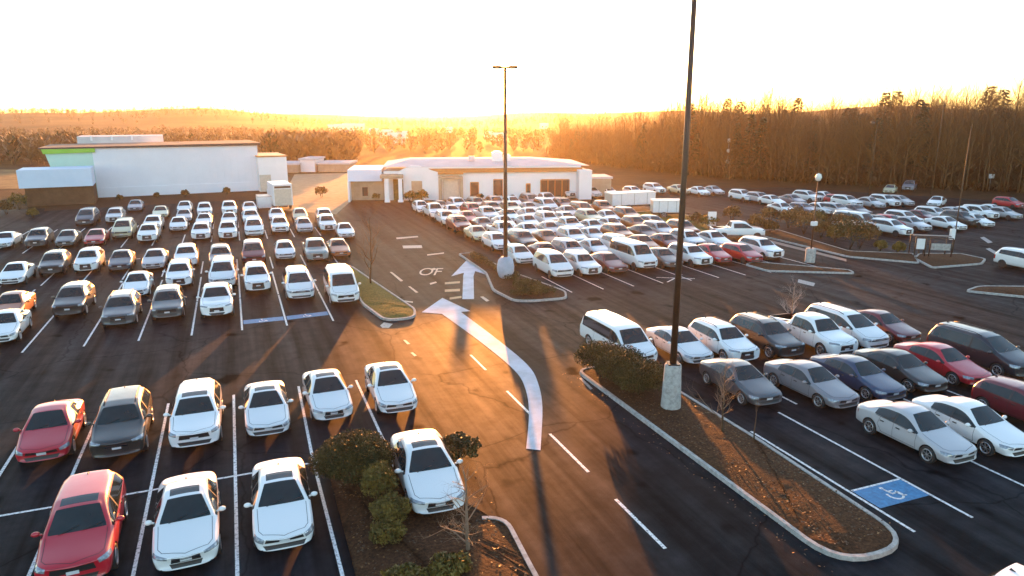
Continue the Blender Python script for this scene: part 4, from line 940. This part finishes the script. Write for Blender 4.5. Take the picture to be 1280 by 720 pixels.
for a, b, z0, z1 in ((586, 595, .5, 2.5), (615, 625, .5, 2.9), (656, 660, .6, 2.2)):
    w = bpart(C, 'window', [((X((a+b)/2), -.03, (z0+z1)/2), (X(b)-X(a), .1, z1-z0))], 'win'); bpart(w, 'window_frame', [((X(a)-.06, -.06, (z0+z1)/2), (.12, .14, z1-z0+.2)), ((X(b)+.06, -.06, (z0+z1)/2), (.12, .14, z1-z0+.2)), ((X((a+b)/2), -.06, z1+.06), (X(b)-X(a)-.004, .14, .12))], 'orange_band')
w = bpart(C, 'shopfront', [((X(692), -.03, 1.5), (X(710)-X(674), .1, 2.5))], 'win'); bpart(w, 'shopfront_frame', [((X(674+36*t/4), -.07, 1.5), (.14, .16, 2.7)) for t in range(5)]+[((X(692), -.07, 2.85), (X(710)-X(674)-.2, .15, .14))], 'orange_band')
bpart(C, 'end_pavilion', [((X(727), -1.2, 2.2), (X(735)-X(719), 2.4, 4.4))], 'white_wall')
S = thing('service_wing', 'low service wing with a pale blue roof box left of the white building', 'building', q0, rzc)
bpart(S, 'wall', [((X(458.6), 5, 1.45), (X(479)-X(439), 9, 2.9))], 'tan_wall'); bpart(S, 'roof_box', [((X(457), 4.6, 3.75), (X(478)-X(437), 10, 1.7))], 'blue_wall'); bpart(S, 'window', [((X(456), .45, 1.3), (.8, .1, 1.3))], 'win'); bpart(S, 'side_wall', [((X(438.2), -.6, 1.5), (.25, 2.4, 3.0))], 'white_wall')
e0 = at(737, 246); E_ = thing('small_outbuilding', 'small pale outbuilding at the right end of the white building', 'building', e0, rzc)
bpart(E_, 'wall', [((1.7, 2.5, 1.4), (3.4, 5, 2.8))], 'tan_wall'); bpart(E_, 'roof', [((1.7, 2.5, 2.95), (3.8, 5.4, .3))], 'roof_pale')
# --- far flat buildings and houses
for x0, x1, yb, h, lab, m in ((346, 372, 216, 1.7, 'low tan flat-roofed shed far behind the gravel yard', 'tan_wall'), (376, 394, 215, 2.6, 'pale flat-roofed block far behind the gravel yard', 'white_wall'), (398, 436, 215, 1.7, 'long low tan shed far behind, left of the service wing', 'tan_wall')):
    a, b = at(x0, yb), at(x1, yb); d = b-a; t = thing('far_shed', lab, 'building', a, math.atan2(d.y, d.x), 'low sheds behind the yard'); bpart(t, 'wall', [((d.length/2, 4, h/2), (d.length, 8, h))], m); bpart(t, 'roof', [((d.length/2, 4, h+.2), (d.length+.6, 8.6, .4))], 'roof_pale')
def house(px, py, s, lab, rz_):
    p = at(px, py); t = thing('far_house', lab, 'house', (p.x, p.y, hill(p.x, p.y)), rz_, 'houses on the far slope'); bpart(t, 'wall', [((0, 0, 1.5*s), (7*s, 5*s, 3.2*s))], 'white_wall')
    r_ = MB().add([(-3.8*s, -2.9*s, 3.1*s), (3.8*s, -2.9*s, 3.1*s), (3.8*s, 2.9*s, 3.1*s), (-3.8*s, 2.9*s, 3.1*s), (-3.8*s, 0, 4.9*s), (3.8*s, 0, 4.9*s)], [(0, 1, 5, 4), (2, 3, 4, 5), (1, 2, 5), (3, 0, 4), (3, 2, 1, 0)]).build('roof', M['roof_pale'], t); bpart(r_, 'chimney', [((2*s, .6*s, 4.8*s), (.6*s, .6*s, 1.6*s))], 'brown_wall')
    bpart(t, 'window', [((-1.6*s, -2.52*s, 1.7*s), (1.1*s, .1, 1.2*s))], 'win'); bpart(t, 'window', [((1.6*s, -2.52*s, 1.7*s), (1.1*s, .1, 1.2*s))], 'win')
HS = ['in the left cluster, far left', 'left cluster, second from left', 'left cluster, third from left', 'left cluster, at its right end', 'alone right of the left cluster', 'lower one standing above the white building roof', 'middle one of the three above the gable', 'right one of the three above the gable', 'left of the sun on the crest', 'right of the sun, below the crest', 'between the sun and the T-shaped lamp', 'right of the T-shaped lamp']
for (px, py, s), l in zip(((415, 163, .8), (424, 164, 1.), (436, 165, 1.2), (450, 163, 1.), (468, 168, .8), (496, 180, 1.), (484, 172, .9), (503, 173, .8), (560, 166, .8), (612, 172, .7), (622, 176, .8), (680, 163, .9)), HS): house(px, py, s, 'white gabled house on the hazy far slope, '+l, rng.uniform(-.6, .6))

# ================================================================ lamp posts
def lamp_post(name, label, loc, h, r, base, heads, mat='pole', rz=0., arm=.5, group=None, headmat='pole', base_r=.36):
    t = thing(name, label, 'lamp post', loc, rz, group)
    if base == 'cone':
        MB().lathe([(.45, -.02), (.44, .05), (.36, 2.05), (.33, 2.1), (.001, 2.1)], 20).build('concrete_base', M['concrete'], t)
        MB().box((0, 0, 2.125), (.5, .5, .05)).build('base_plate', M['pole'], t); z0 = 2.1
    elif base == 'egg':
        MB().lathe([(.28, 0), (.52, .2), (.66, .6), (.68, 1.0), (.58, 1.5), (.36, 1.75), (.001, 1.78)], 20).build('concrete_base', M['arrow_paint'], t)
        MB().tube([(0, 0, 1.7), (0, 0, 3.1)], [.16, .15], 12).build('pole_sleeve', M['white_metal'], t); z0 = 1.7
    elif base == 'stub':
        MB().lathe([(.42, 0), (.42, 1.15), (.38, 1.22), (.001, 1.22)], 16).build('concrete_base', M['concrete'], t); z0 = 1.2
    else: z0 = -.05
    MB().tube([(0, 0, z0), (0, 0, h*.5), (0, 0, h)], [r, r*.82, r*.62], 12).build('pole', M[mat], t)
    for sx in heads:
        mb = MB(); mb.tube([(0, 0, h-.04), (sx*arm, 0, h-.01)], .07, 6); mb.build('arm', M[mat], t)
        hd = MB(); hd.box((sx*(arm+.22), 0, h), (.66, .40, .2), bev=.03); ho = hd.build('lamp_head', M[headmat], t)
        MB().box((sx*(arm+.22), 0, h-.115), (.5, .28, .03)).build('lens', M['lamp_lens'], ho)
    return t
p = at(838, 514); lamp_post('lamp_post', 'tall dark lamp post on a tapered concrete base in the right mulch bed', (p.x, p.y, .1), 19.5, .15, 'cone', (-1, 1), rz=-YAW)
p = at(632, 350); lamp_post('lamp_post', 'T-shaped dark lamp post with a white sleeve on the middle island', (p.x, p.y, .1), 15.9, .17, 'egg', (-1, 1), rz=-YAW, arm=.38)
p = at(1012, 329); t = lamp_post('lamp_post', 'short post with a globe lamp on a concrete stub, right island', (p.x, p.y, .1), 7.2, .07, 'stub', ())
MB().lathe([(.001, 7.0), (.2, 7.1), (.28, 7.35), (.2, 7.6), (.001, 7.7)], 14).build('globe', M['lamp_lens'], t)
mb = MB(); mb.box((.0, -.05, 3.4), (.5, .3, .35)); mb.build('junction_box', M['white_metal'], t)
p = at(908, 222); t = thing('signal_mast', 'thin mast with three pale pods in front of the wood', 'mast', (p.x, p.y, 0)); MB().tube([(0, 0, -.05), (0, 0, 7.5)], [.1, .06], 8).build('pole', M['pole_pale'], t)
for z in (3.2, 5.4, 7.4): MB().lathe([(.001, z-.45), (.3, z-.3), (.34, z), (.26, z+.35), (.001, z+.45)], 10).build('pod', M['white_metal'], t)
p = at(1086, 244); lamp_post('lamp_post', 'slim grey lamp post with one arm in front of the wood', p, 11.4, .075, '', (-1,), 'bark', -YAW, .5)
p = at(1164, 243); lamp_post('lamp_post', 'tall slim grey post before the wood, left of the post by the cart shelter', p, 15.5, .075, '', (), 'bark')
p = at(1190, 318); t = lamp_post('lamp_post', 'tall slim post with a pale box beside the cart shelter', p, 11.6, .055, '', (), 'bark', -YAW, .3)
MB().box((-.25, 0, 1.9), (.42, .3, 1.0), bev=.05).build('control_box', M['white_metal'], t)
p = at(1236, 238); t = thing('sign_post', 'small sign on a post in front of the wood, far right', 'sign', (p.x, p.y, 0), -YAW); MB().tube([(0, 0, -.05), (0, 0, 2.6)], .06, 6).build('post', M['pole_pale'], t); MB().box((0, -.09, 2.4), (1.0, .06, .7)).build('sign_plate', M['white_metal'], t)

# ================================================================ cart shelter, boards, trailers, trucks
a, b = at(1142, 322), at(1188, 324); d = b-a; t = thing('cart_shelter', 'metal frame cart shelter with white side panels on the right island', 'cart shelter', (a.x, a.y, .12), math.atan2(d.y, d.x)); Ls = d.length
for x in (0, Ls*.28, Ls*.40, Ls):
    for y in (0, 1.6): MB().tube([(x, y, 0), (x, y, 1.75)], .05, 6).build('post', M['pole'], t)
MB().box((Ls*.15, .05, 1.15), (Ls*.22, .06, .95)).build('side_panel', M['white_metal'], t); MB().box((Ls*.7, .05, .95), (Ls*.52, .06, .6)).build('side_panel', M['concrete'], t)
for y in (0, 1.6): MB().tube([(0, y, 1.75), (Ls, y, 1.75)], .045, 6).build('top_rail', M['pole'], t)
MB().box((Ls/2, .8, 1.82), (Ls+.1, .5, .05), rx=.05).build('roof', M['pole'], t)
def wheel_at(t, x, y, r=.42, w=.28, axis='Y'):
    tm, rm = WH; o = link('wheel', tm, t, (x, y, r)); o.rotation_euler.z = math.pi/2 if y > 0 else -math.pi/2; link('rim', rm, o); return o
WH = wheel_meshes(.42, .28)
def box_trailer(name, label, p, rz_, L, Wd, H, cat='trailer', axles=2):
    t = thing(name, label, cat, p, rz_); b_ = MB().box((0, 0, .75+H/2), (L, Wd, H), bev=.06).build('box', M['white_metal'], t)
    MB().box((0, 0, .75+H+.03), (L+.1, Wd+.1, .1)).build('roof', M['white_metal'], b_)
    MB().box((0, 0, .62), (L*.98, Wd*.7, .22)).build('chassis', M['trim'], t); MB().tube([(L/2, 0, .62), (L/2+1.2, 0, .55)], .06, 6).build('tow_bar', M['trim'], t)
    for i in range(axles):
        for y in (-Wd/2+.1, Wd/2-.1): wheel_at(t, -L*.12-i*1.05, y)
    for x in (-L*.3, 0, L*.3): MB().box((x, -Wd/2-.012, .75+H*.5), (.05, .03, H*.94)).build('side_rib', M['pole_pale'], t)
    MB().box((-L/2-.02, 0, .75+H/2), (.04, Wd*.86, H*.9)).build('rear_door', M['door'], t); return t
p = at(787, 262); box_trailer('long_trailer', 'long white enclosed trailer parked at the right end of the white building', p, math.radians(2)-YAW*.1, 6.6, 2.3, 1.6)
p = at(832, 272); box_trailer('cargo_trailer', 'small white cargo trailer on the verge right of the long trailer', p, -YAW, 3.6, 1.9, 1.45, axles=1)
p = at(889, 288); t = thing('notice_board', 'white upright board on the verge beside the work pickup', 'board', (p.x, p.y, .05), -YAW); MB().box((0, 0, 1.25), (.95, .12, 1.6), bev=.03).build('panel', M['white_metal'], t)
for x in (-.35, .35): MB().tube([(x, .1, -.1), (x, .1, 2.0)], .04, 6).build('leg', M['pole_pale'], t)
# box truck beside the store
p = at(352, 263); t = thing('box_truck', 'white box truck parked at the right end of the long store', 'truck', p, rz)
b_ = MB().box((.35, 2.8, 2.05), (2.5, 5.4, 2.9), bev=.05).build('cargo_box', M['white_metal'], t); MB().box((.35, .085, 3.1), (2.1, .04, .28)).build('roof_stripe', M['pole'], b_); MB().box((.35, .08, 1.75), (2.2, .04, 2.2)).build('rear_door', M['door'], b_)
MB().box((.35, 6.5, 1.35), (2.2, 1.9, 1.9), bev=.12).build('cab', M['white_metal'], t); MB().box((.35, 7.46, 1.75), (1.9, .06, .8)).build('windshield', M['win'], t); MB().box((.35, 3.4, .52), (1.1, 6.4, .2)).build('chassis', M['trim'], t)
for y in (1.6, 6.2):
    for x in (-.75, 1.45): o = link('wheel', WH[0], t, (x, y, .42)); o.rotation_euler.z = 0 if x > 0 else math.pi; link('rim', WH[1], o)
p = at(332, 262); t = thing('dumpster', 'white waste container between the box truck and the loading annex', 'dumpster', p, rz); MB().box((0, 1, .95), (1.7, 1.9, 1.5), taper=1.06, bev=.04).build('bin', M['white_metal'], t); MB().box((0, 1, 1.78), (1.8, 2.0, .12), rx=.06).build('lid', M['pole_pale'], t)
# ================================================================ the parked cars
KIT = dict(sedan=(0, 0, 0), sedan_sunroof=(1, 0, 1), sedan_wide=(1, 0, 2), hatchback=(0, 0, 2), suv=(0, 1, 1), suv_plain=(1, 0, 0), minivan=(0, 1, 2), van=(0, 0, 0), pickup=(0, 0, 1))
for k, (sr, rk, sty) in KIT.items(): CARS[k] = make_kit(k.split('_')[0], sr, rk, sty)
WHITE, SILV, GREY, BLACK, DGREY = (.82, .82, .82), (.46, .45, .47), (.20, .205, .215), (.018, .02, .023), (.055, .06, .068)
RED, MAROON, BLUE, CREAM, ORANGE_AND_GLOW, TEAL = (.46, .010, .024), (.13, .008, .013), (.022, .045, .085), (.62, .56, .36), (.42, .11, .025), (.22, .30, .29)  # the orange body colour also carries low-sun glow on some cars
def car(kind, X, Y, col, label, lod='near', group=None, rot=None, **kw):
    rot = rng.uniform(-2, 2) if rot is None else rot
    L = CARS[kind]['spec']['L']; a = R(rot); d = Vector((math.sin(a), -math.cos(a)))     # nose direction
    c2 = tuple(min(.86, x*q) for x, q in zip(col, (rng.uniform(.88, 1.04),)*3)) if col[0] > .4 else tuple(x*rng.uniform(.85, 1.2) for x in col)
    o = spawn_car(kind, (X-d.x*L/2, Y-d.y*L/2, 0), a, c2, label, lod, group, **kw)
    o.scale = (rng.uniform(.97, 1.02), rng.uniform(.96, 1.03), rng.uniform(.96, 1.04)); return o
G1 = 'cars parked in the near left lot'
car('suv_plain', -5.0, 19.75, RED, 'deep red crossover nearest the camera, cut off by the bottom edge', group=G1)
car('sedan_sunroof', -2.2, 19.4, WHITE, 'white sedan with a sunroof beside the nearest red crossover', group=G1)
car('sedan_wide', .45, 19.4, WHITE, 'white sedan with a dark sunroof, at the edge of the near planting bed', group=G1)
car('sedan', -7.5, 28.2, RED, 'red sedan at the left end of the near row', group=G1)
car('suv', -4.95, 27.6, BLACK, 'black SUV with roof rails parked beside the red sedan', group=G1)
car('suv_plain', -2.3, 27.5, WHITE, 'white SUV with a sunroof beside the black SUV', group=G1)
car('sedan_wide', .4, 27.5, WHITE, 'white sedan right of the white SUV with the sunroof', group=G1)
car('sedan_sunroof', 3.05, 28.0, WHITE, 'white sedan half hidden by the big round bush', group=G1)
car('sedan_wide', 5.75, 27.8, WHITE, 'white sedan at the right end of the near row', group=G1)
car('sedan_sunroof', 5.25, 19.7, WHITE, 'white sedan parked askew beside the near planting bed', group=G1, rot=-3).scale = (1.06, 1.06, 1.06)
G2 = 'cars parked in the middle left lot'
for a in ((('sedan'), -13.1, 45.4, WHITE, 'white sedan at the left edge of the photo, lit gold along its side'), ('suv_plain', -10.6, 50.2, BLACK, 'black crossover with its near side lit gold, behind the white sedan'),
    ('suv', -7.3, 46.7, DGREY, 'dark grey SUV with a pale front plate, in the front row'), ('suv_plain', -4.65, 47.3, DGREY, 'dark crossover with a bright side, next to the white pickup'), ('pickup', -1.75, 46.5, WHITE, 'white pickup truck in the front row of the middle left lot'),
    ('suv', .95, 52.6, WHITE, 'white SUV parked behind the blue painted bay'), ('minivan', 3.65, 49.4, WHITE, 'white minivan above the second blue painted bay'), ('van', 6.35, 46.8, WHITE, 'tall white van beside the grassy island'),
    ('sedan', -14.0, 50.3, ORANGE_AND_GLOW, 'dark orange car cut off by the left edge of the photo'), ('sedan', -7.2, 54.3, WHITE, 'white sedan behind the dark grey SUV'), ('suv', -4.5, 56.4, WHITE, 'white SUV behind the dark crossover with the bright side'), ('minivan', -1.5, 55.0, WHITE, 'white minivan right behind the white pickup')):
    car(*a, group=G2)
row4 = (('sedan', -16.4, 61.6, WHITE, 'white sedan at the left end of the second row, left edge'), ('suv_plain', -14.3, 64.4, BLACK, 'black car tucked behind the white sedan at the left edge'), ('suv', -11.9, 64.6, WHITE, 'white SUV beside a long bay line, second row'), ('sedan', -9.4, 64.2, DGREY, 'dark sedan between the white SUV and the silver sedan'),
    ('sedan', -6.9, 63.8, SILV, 'silver sedan right of the dark sedan, second row'), ('suv', -4.4, 64.0, WHITE, 'white SUV in the second row, directly behind another white SUV'), ('suv_plain', -1.6, 62.6, GREY, 'grey crossover with a dark front, second row middle'), ('minivan', 1.0, 63.2, MAROON, 'maroon minivan, the one red car of the second row'),
    ('hatchback', 3.65, 64.0, WHITE, 'small white hatchback right of the maroon minivan'), ('pickup', 6.2, 62.0, TEAL, 'pale green pickup behind the tall white van'), ('sedan', 8.4, 63.4, ORANGE_AND_GLOW, 'orange sedan at the right end of the second row, by the grassy island'))  # last sedan's orange body colour stands in for sunlight falling on it
for a in row4: car(*a, group=G2, lod='mid')
names = {WHITE: 'white', SILV: 'silver', GREY: 'grey', BLACK: 'black', DGREY: 'dark grey', RED: 'red', MAROON: 'maroon', BLUE: 'dark blue', CREAM: 'cream', ORANGE_AND_GLOW: 'orange', TEAL: 'pale green'}
kn = {'sedan': 'sedan', 'sedan_sunroof': 'sedan', 'sedan_wide': 'sedan', 'hatchback': 'hatchback', 'suv': 'SUV', 'suv_plain': 'crossover', 'minivan': 'minivan', 'van': 'van', 'pickup': 'pickup'}
ORD = ['leftmost', 'second from the left', 'third from the left', 'fourth from the left', 'fifth from the left', 'sixth from the left', 'seventh from the left', 'eighth from the left', 'ninth from the left', 'tenth from the left', 'eleventh from the left', 'twelfth from the left', 'thirteenth from the left']
def row(cars, where, group, lod):
    cars = sorted(cars, key=lambda c: c[1])
    for i, (k, x, y, c) in enumerate(cars):
        if len(cars) > 5 and i >= len(cars)-3: o = ['rightmost', 'second from the right', 'third from the right'][len(cars)-1-i]
        else: o = ORD[i]
        car(k, x, y, c, f'{names[c]} {kn[k]}, {o} in the {where}', lod, group)
row([('sedan', -21.4, 79.6, WHITE), ('suv', -18.4, 78.8, DGREY), ('sedan', -15.9, 78.4, DGREY), ('sedan', -13.4, 78.2, RED), ('minivan', -11.4, 81.8, CREAM), ('suv', -8.7, 78.4, WHITE), ('sedan', -6.2, 84.6, WHITE), ('suv', -3.7, 77.7, WHITE), ('suv', -1.1, 77.0, WHITE), ('minivan', 1.5, 78.0, WHITE), ('suv_plain', 4.2, 79.2, WHITE), ('hatchback', 6.7, 78.4, SILV), ('suv', 9.2, 78.4, WHITE)], 'third row of the left lot', 'cars in the far left lot', 'mid')
car('sedan', 10.4, 73.4, WHITE, 'white sedan standing alone by the drive, right end of the left lot', 'mid', 'cars in the far left lot')
row([('minivan', -16.6, 93.2, DGREY), ('suv', -13.7, 94.0, SILV), ('suv', -8.9, 85.5, WHITE), ('sedan', -6.0, 92.0, SILV), ('sedan', -3.7, 86.6, WHITE), ('sedan', -1.0, 86.4, WHITE), ('suv', 1.5, 86.6, WHITE), ('sedan', 4.4, 88.2, WHITE), ('hatchback', 7.0, 86.7, CREAM), ('suv', 9.6, 84.2, WHITE)], 'fourth row of the left lot', 'cars in the far left lot', 'far')
row([('sedan', -12.6, 104.5, GREY), ('sedan', -8.9, 96.3, CREAM), ('hatchback', -6.4, 99.6, WHITE), ('suv', -3.8, 95.8, WHITE), ('suv', -.9, 95.8, WHITE), ('sedan', 1.6, 96.6, WHITE)], 'fifth row below the store', 'cars in the far left lot', 'far')
# crowded middle lot
ck = ['sedan', 'suv', 'sedan', 'hatchback', 'suv_plain', 'minivan', 'sedan', 'pickup', 'sedan', 'suv']; cc = [WHITE, WHITE, SILV, WHITE, GREY, WHITE, ORANGE_AND_GLOW, WHITE, DGREY, CREAM, WHITE, MAROON, BLACK, SILV, WHITE, RED, ORANGE_AND_GLOW]  # orange picks put the warm tint of the haze into the car bodies
def mid_row(Y, n, where, x0, fixed=None, lod='far', dx=2.6):
    cs = []
    for i in range(n):
        k, c = rng.choice(ck), rng.choice(cc)
        if fixed and i < len(fixed) and fixed[i]: k, c = fixed[i]
        cs.append((k, x0+dx*i+rng.uniform(-.15, .15), Y+rng.uniform(-.5, .5), c))
    row(cs, where, 'cars packed in the crowded middle lot', lod)
mid_row(48.2, 9, 'front row of the crowded middle lot', 23.4, [('minivan', WHITE), ('suv', WHITE), ('sedan', MAROON), ('van', WHITE), ('sedan', DGREY), ('suv', WHITE), ('sedan', RED), ('hatchback', RED), ('suv', WHITE)], 'mid')
mid_row(54.6, 9, 'second row of the crowded middle lot', 22.6, [('hatchback', WHITE), ('sedan', MAROON), ('suv', SILV), ('sedan', WHITE), ('suv', WHITE), ('sedan', ORANGE_AND_GLOW), ('sedan', MAROON), ('suv', WHITE), ('sedan', WHITE)], 'mid')
for j, (Y, w) in enumerate(((60.6, 'third'), (66.2, 'fourth'), (72.0, 'fifth'), (77.6, 'sixth'), (83.4, 'seventh'), (89.0, 'rearmost'))):
    mid_row(Y, 9 if j < 4 else 8, f'{w} row of the crowded middle lot', 23.2-.1*j, None, 'far', 2.62)
# near right lot
G3 = 'cars parked in the near right lot'
for a in (('sedan', 24.05, 15.7, SILV, 'silver sedan nearest in the right lot, beside the blue bay'), ('sedan', 26.65, 15.3, WHITE, 'white sedan right of the nearest silver sedan'), ('hatchback', 30.5, 15.8, MAROON, 'dark red hatchback cut off by the right edge of the photo'),
    ('sedan', 21.1, 22.6, DGREY, 'dark grey sedan behind the leafless sapling'), ('sedan', 24.1, 21.2, GREY, 'grey sedan second from left in the middle row of the right lot'), ('sedan', 26.8, 21.1, BLUE, 'dark blue sedan between the grey and the black sedan'), ('sedan', 29.4, 21.0, BLACK, 'black sedan left of the bright red coupe'),
    ('sedan', 32.1, 20.9, RED, 'bright red sedan in the middle row of the right lot'), ('minivan', 35.3, 20.9, BLACK, 'long dark minivan with a bright roof, right edge'),
    ('van', 18.75, 29.2, WHITE, 'white van with dark side windows behind the long hedge'), ('sedan', 21.6, 28.2, WHITE, 'white sedan squeezed in beside the white van'), ('suv', 23.9, 27.5, WHITE, 'white SUV with roof rails right of the tall lamp post'), ('suv', 26.6, 27.2, BLACK, 'black SUV beside the white SUV with roof rails'),
    ('pickup', 29.3, 26.2, WHITE, 'white pickup truck between the black SUV and the white minivan'), ('minivan', 32.1, 26.7, WHITE, 'white minivan beside the white pickup in the right lot'), ('sedan', 34.8, 26.8, MAROON, 'maroon sedan at the right end of the rear row')):
    o = car(*a, group=G3)
    if a[0] == 'van': o.scale = (.97, 1.04, .88)
p = at(1255, 716, 1.65); spawn_car('suv_plain', (p.x+.55, p.y-1.6, 0), R(8), WHITE, 'white SUV of which only the roof shows, bottom right corner', 'near', G3)
# far right lots
p = at(928, 299); spawn_car('pickup', (p.x, p.y+.9, 0), R(80)-YAW*.6, WHITE, 'white work pickup turning on the drive beside the tan strip', 'mid', 'cars in the far right lots')
FR = [((940, 253), 'suv', WHITE, 'white SUV alone, left of the far right cluster'), ((884, 246), 'sedan', WHITE, 'white sedan on the far drive, behind the white board'), ((902, 245), 'sedan', SILV, 'silver sedan on the far drive below the mast'),
    ((978, 259), 'sedan', WHITE, 'white sedan at the left end of the far right cluster'), ((1004, 258), 'sedan', GREY, 'grey sedan in the far right cluster, left of the globe lamp'), ((1024, 254), 'suv', WHITE, 'white SUV right of the globe lamp, rear line'), ((1046, 254), 'sedan', WHITE, 'white sedan behind the front one, far right cluster'), ((1042, 270), 'sedan', WHITE, 'white sedan in front of the far right cluster'),
    ((1074, 261), 'suv_plain', WHITE, 'white crossover with a red neighbour, far right cluster'), ((1062, 258), 'hatchback', RED, 'red hatchback hidden behind the white crossover'), ((1104, 262), 'sedan', SILV, 'silver sedan at the right end of the far right cluster'),
    ((1096, 292), 'van', WHITE, 'white van at the left end of the long far row'), ((1116, 289), 'hatchback', BLACK, 'black hatchback right of the white van in the long far row'), ((1133, 288), 'hatchback', RED, 'red hatchback in the long far row'), ((1150, 284), 'suv', WHITE, 'white SUV in the middle of the long far row'), ((1172, 280), 'sedan', MAROON, 'maroon sedan in the long far row'), ((1188, 278), 'suv', WHITE, 'white SUV by the slim post at the end of the long far row'),
    ((1165, 260), 'sedan', WHITE, 'white sedan parked alone below the wood'), ((1212, 276), 'sedan', SILV, 'silver sedan, left one of the right edge row'), ((1230, 275), 'sedan', WHITE, 'white sedan, second of the right edge row'), ((1246, 276), 'suv', WHITE, 'white SUV, third of the right edge row'), ((1262, 272), 'sedan', WHITE, 'white sedan, last of the right edge row'),
    ((1316, 345), 'suv', WHITE, 'white SUV cut off by the right edge above the kerbed island'), ((1279, 262), 'hatchback', RED, 'red hatchback at the right edge below the wood'), ((1110, 243), 'sedan', CREAM, 'cream sedan far off at the foot of the wood'), ((1134, 240), 'pickup', GREY, 'grey pickup far off at the foot of the wood'),
    ((962, 256), 'suv_plain', SILV, 'silver crossover at the far left of the far right cluster'), ((992, 270), 'sedan', WHITE, 'white sedan in front of the far right cluster, left of the globe lamp'), ((1018, 270), 'hatchback', GREY, 'grey hatchback in front of the far right cluster, by the globe lamp'), ((1062, 272), 'suv', SILV, 'silver SUV in front of the far right cluster, right of its middle'), ((1086, 272), 'sedan', DGREY, 'dark grey sedan in front of the far right cluster, near its right end'),
    ((1122, 260), 'suv', WHITE, 'white SUV beyond the right end of the far right cluster'), ((1140, 259), 'hatchback', SILV, 'silver hatchback left of the lone white sedan below the wood'), ((1204, 290), 'sedan', WHITE, 'white sedan nearest the slim post, end of the long far row'), ((1160, 291), 'sedan', SILV, 'silver sedan in front of the long far row'), ((1136, 297), 'suv', WHITE, 'white SUV in front of the long far row'),
    ((1222, 285), 'suv_plain', BLACK, 'black crossover in front of the right edge row'), ((1240, 286), 'sedan', WHITE, 'white sedan in front of the right edge row'), ((1276, 276), 'sedan', SILV, 'silver sedan at the far right end of the right edge row'),
    ((700, 246), 'sedan', WHITE, 'white sedan right below the shopfront window'), ((716, 248), 'suv', WHITE, 'white SUV by the end pavilion of the white building'), ((800, 246), 'hatchback', WHITE, 'white hatchback far off, behind the long white trailer'),
    ((770, 247), 'sedan', WHITE, 'white sedan behind the long white trailer'), ((748, 248), 'hatchback', WHITE, 'white hatchback by the small outbuilding'), ((828, 243), 'suv', WHITE, 'white SUV far off beyond the small cargo trailer'), ((858, 244), 'sedan', CREAM, 'cream sedan far off on the verge right of the trailers')]
for q, k, c, l in FR:
    p = at(*q); rot = -62+rng.uniform(-8, 8) if q in ((1165, 260), (1110, 243), (1134, 240)) else rng.uniform(-4, 4)
    car(k, p.x, p.y, c, l, 'far' if q[0] < 1270 else 'mid', 'cars in the far right lots', rot)
# ================================================================ air, light, camera
SUN_EL = R(4.7)
sun_az = YAW+math.atan((598-640)*math.cos(PITCH)/FPX)          # clockwise from +Y
sd = Vector((math.sin(sun_az)*math.cos(SUN_EL), math.cos(sun_az)*math.cos(SUN_EL), math.sin(SUN_EL)))
sl = bpy.data.lights.new('sun', 'SUN'); sl.energy = 3.5; sl.angle = R(.5); sl.color = (1., .33, .06)
so = link('sun', sl); so.rotation_euler = sd.to_track_quat('Z', 'Y').to_euler(); so.location = sd*60
w = bpy.data.worlds.new('World'); sc.world = w; w.use_nodes = True
nt = w.node_tree; sky = nt.nodes.new('ShaderNodeTexSky'); sky.sky_type = 'NISHITA'; sky.sun_disc = False
sky.sun_elevation = SUN_EL; sky.sun_rotation = sun_az; sky.air_density = .85; sky.dust_density = .8; sky.ozone_density = 1.2
bg = nt.nodes['Background']; nt.links.new(sky.outputs[0], bg.inputs['Color']); bg.inputs['Strength'].default_value = .15
HAZE = True
if HAZE:
    hz = MB().box((0, 0, 16.), (7600, 7600, 36.)).build('haze', bpy.data.materials.new('haze_air')); hz['kind'] = 'stuff'
    m = hz.data.materials[0]; m.use_nodes = True; t = m.node_tree; t.nodes.clear(); ou = t.nodes.new('ShaderNodeOutputMaterial'); pv = t.nodes.new('ShaderNodeVolumePrincipled'); t.links.new(pv.outputs[0], ou.inputs['Volume'])
    pv.inputs['Color'].default_value = (.98, .88, .72, 1); pv.inputs['Density'].default_value = .00013; pv.inputs['Anisotropy'].default_value = .76
cam = bpy.data.cameras.new('camera'); co = link('camera', cam, None, (0, 0, CAMH)); co.rotation_euler = (math.pi/2-PITCH, 0, -YAW)
cam.sensor_width = 36; cam.lens = FPX/1280*36; cam.clip_end = 12000; cam.clip_start = .1; sc.camera = co
vs = sc.view_settings; vs.view_transform = 'Standard'; vs.look = 'None'; vs.gamma = 1; vs.use_curve_mapping = False; vs.exposure = 2.5
cy = sc.cycles; cy.use_denoising = True; cy.denoiser = 'OPENIMAGEDENOISE'; cy.max_bounces = 5; cy.diffuse_bounces = 2; cy.glossy_bounces = 2; cy.volume_bounces = 1; cy.transmission_bounces = 2; cy.transparent_max_bounces = 4
cy.sample_clamp_indirect = 6
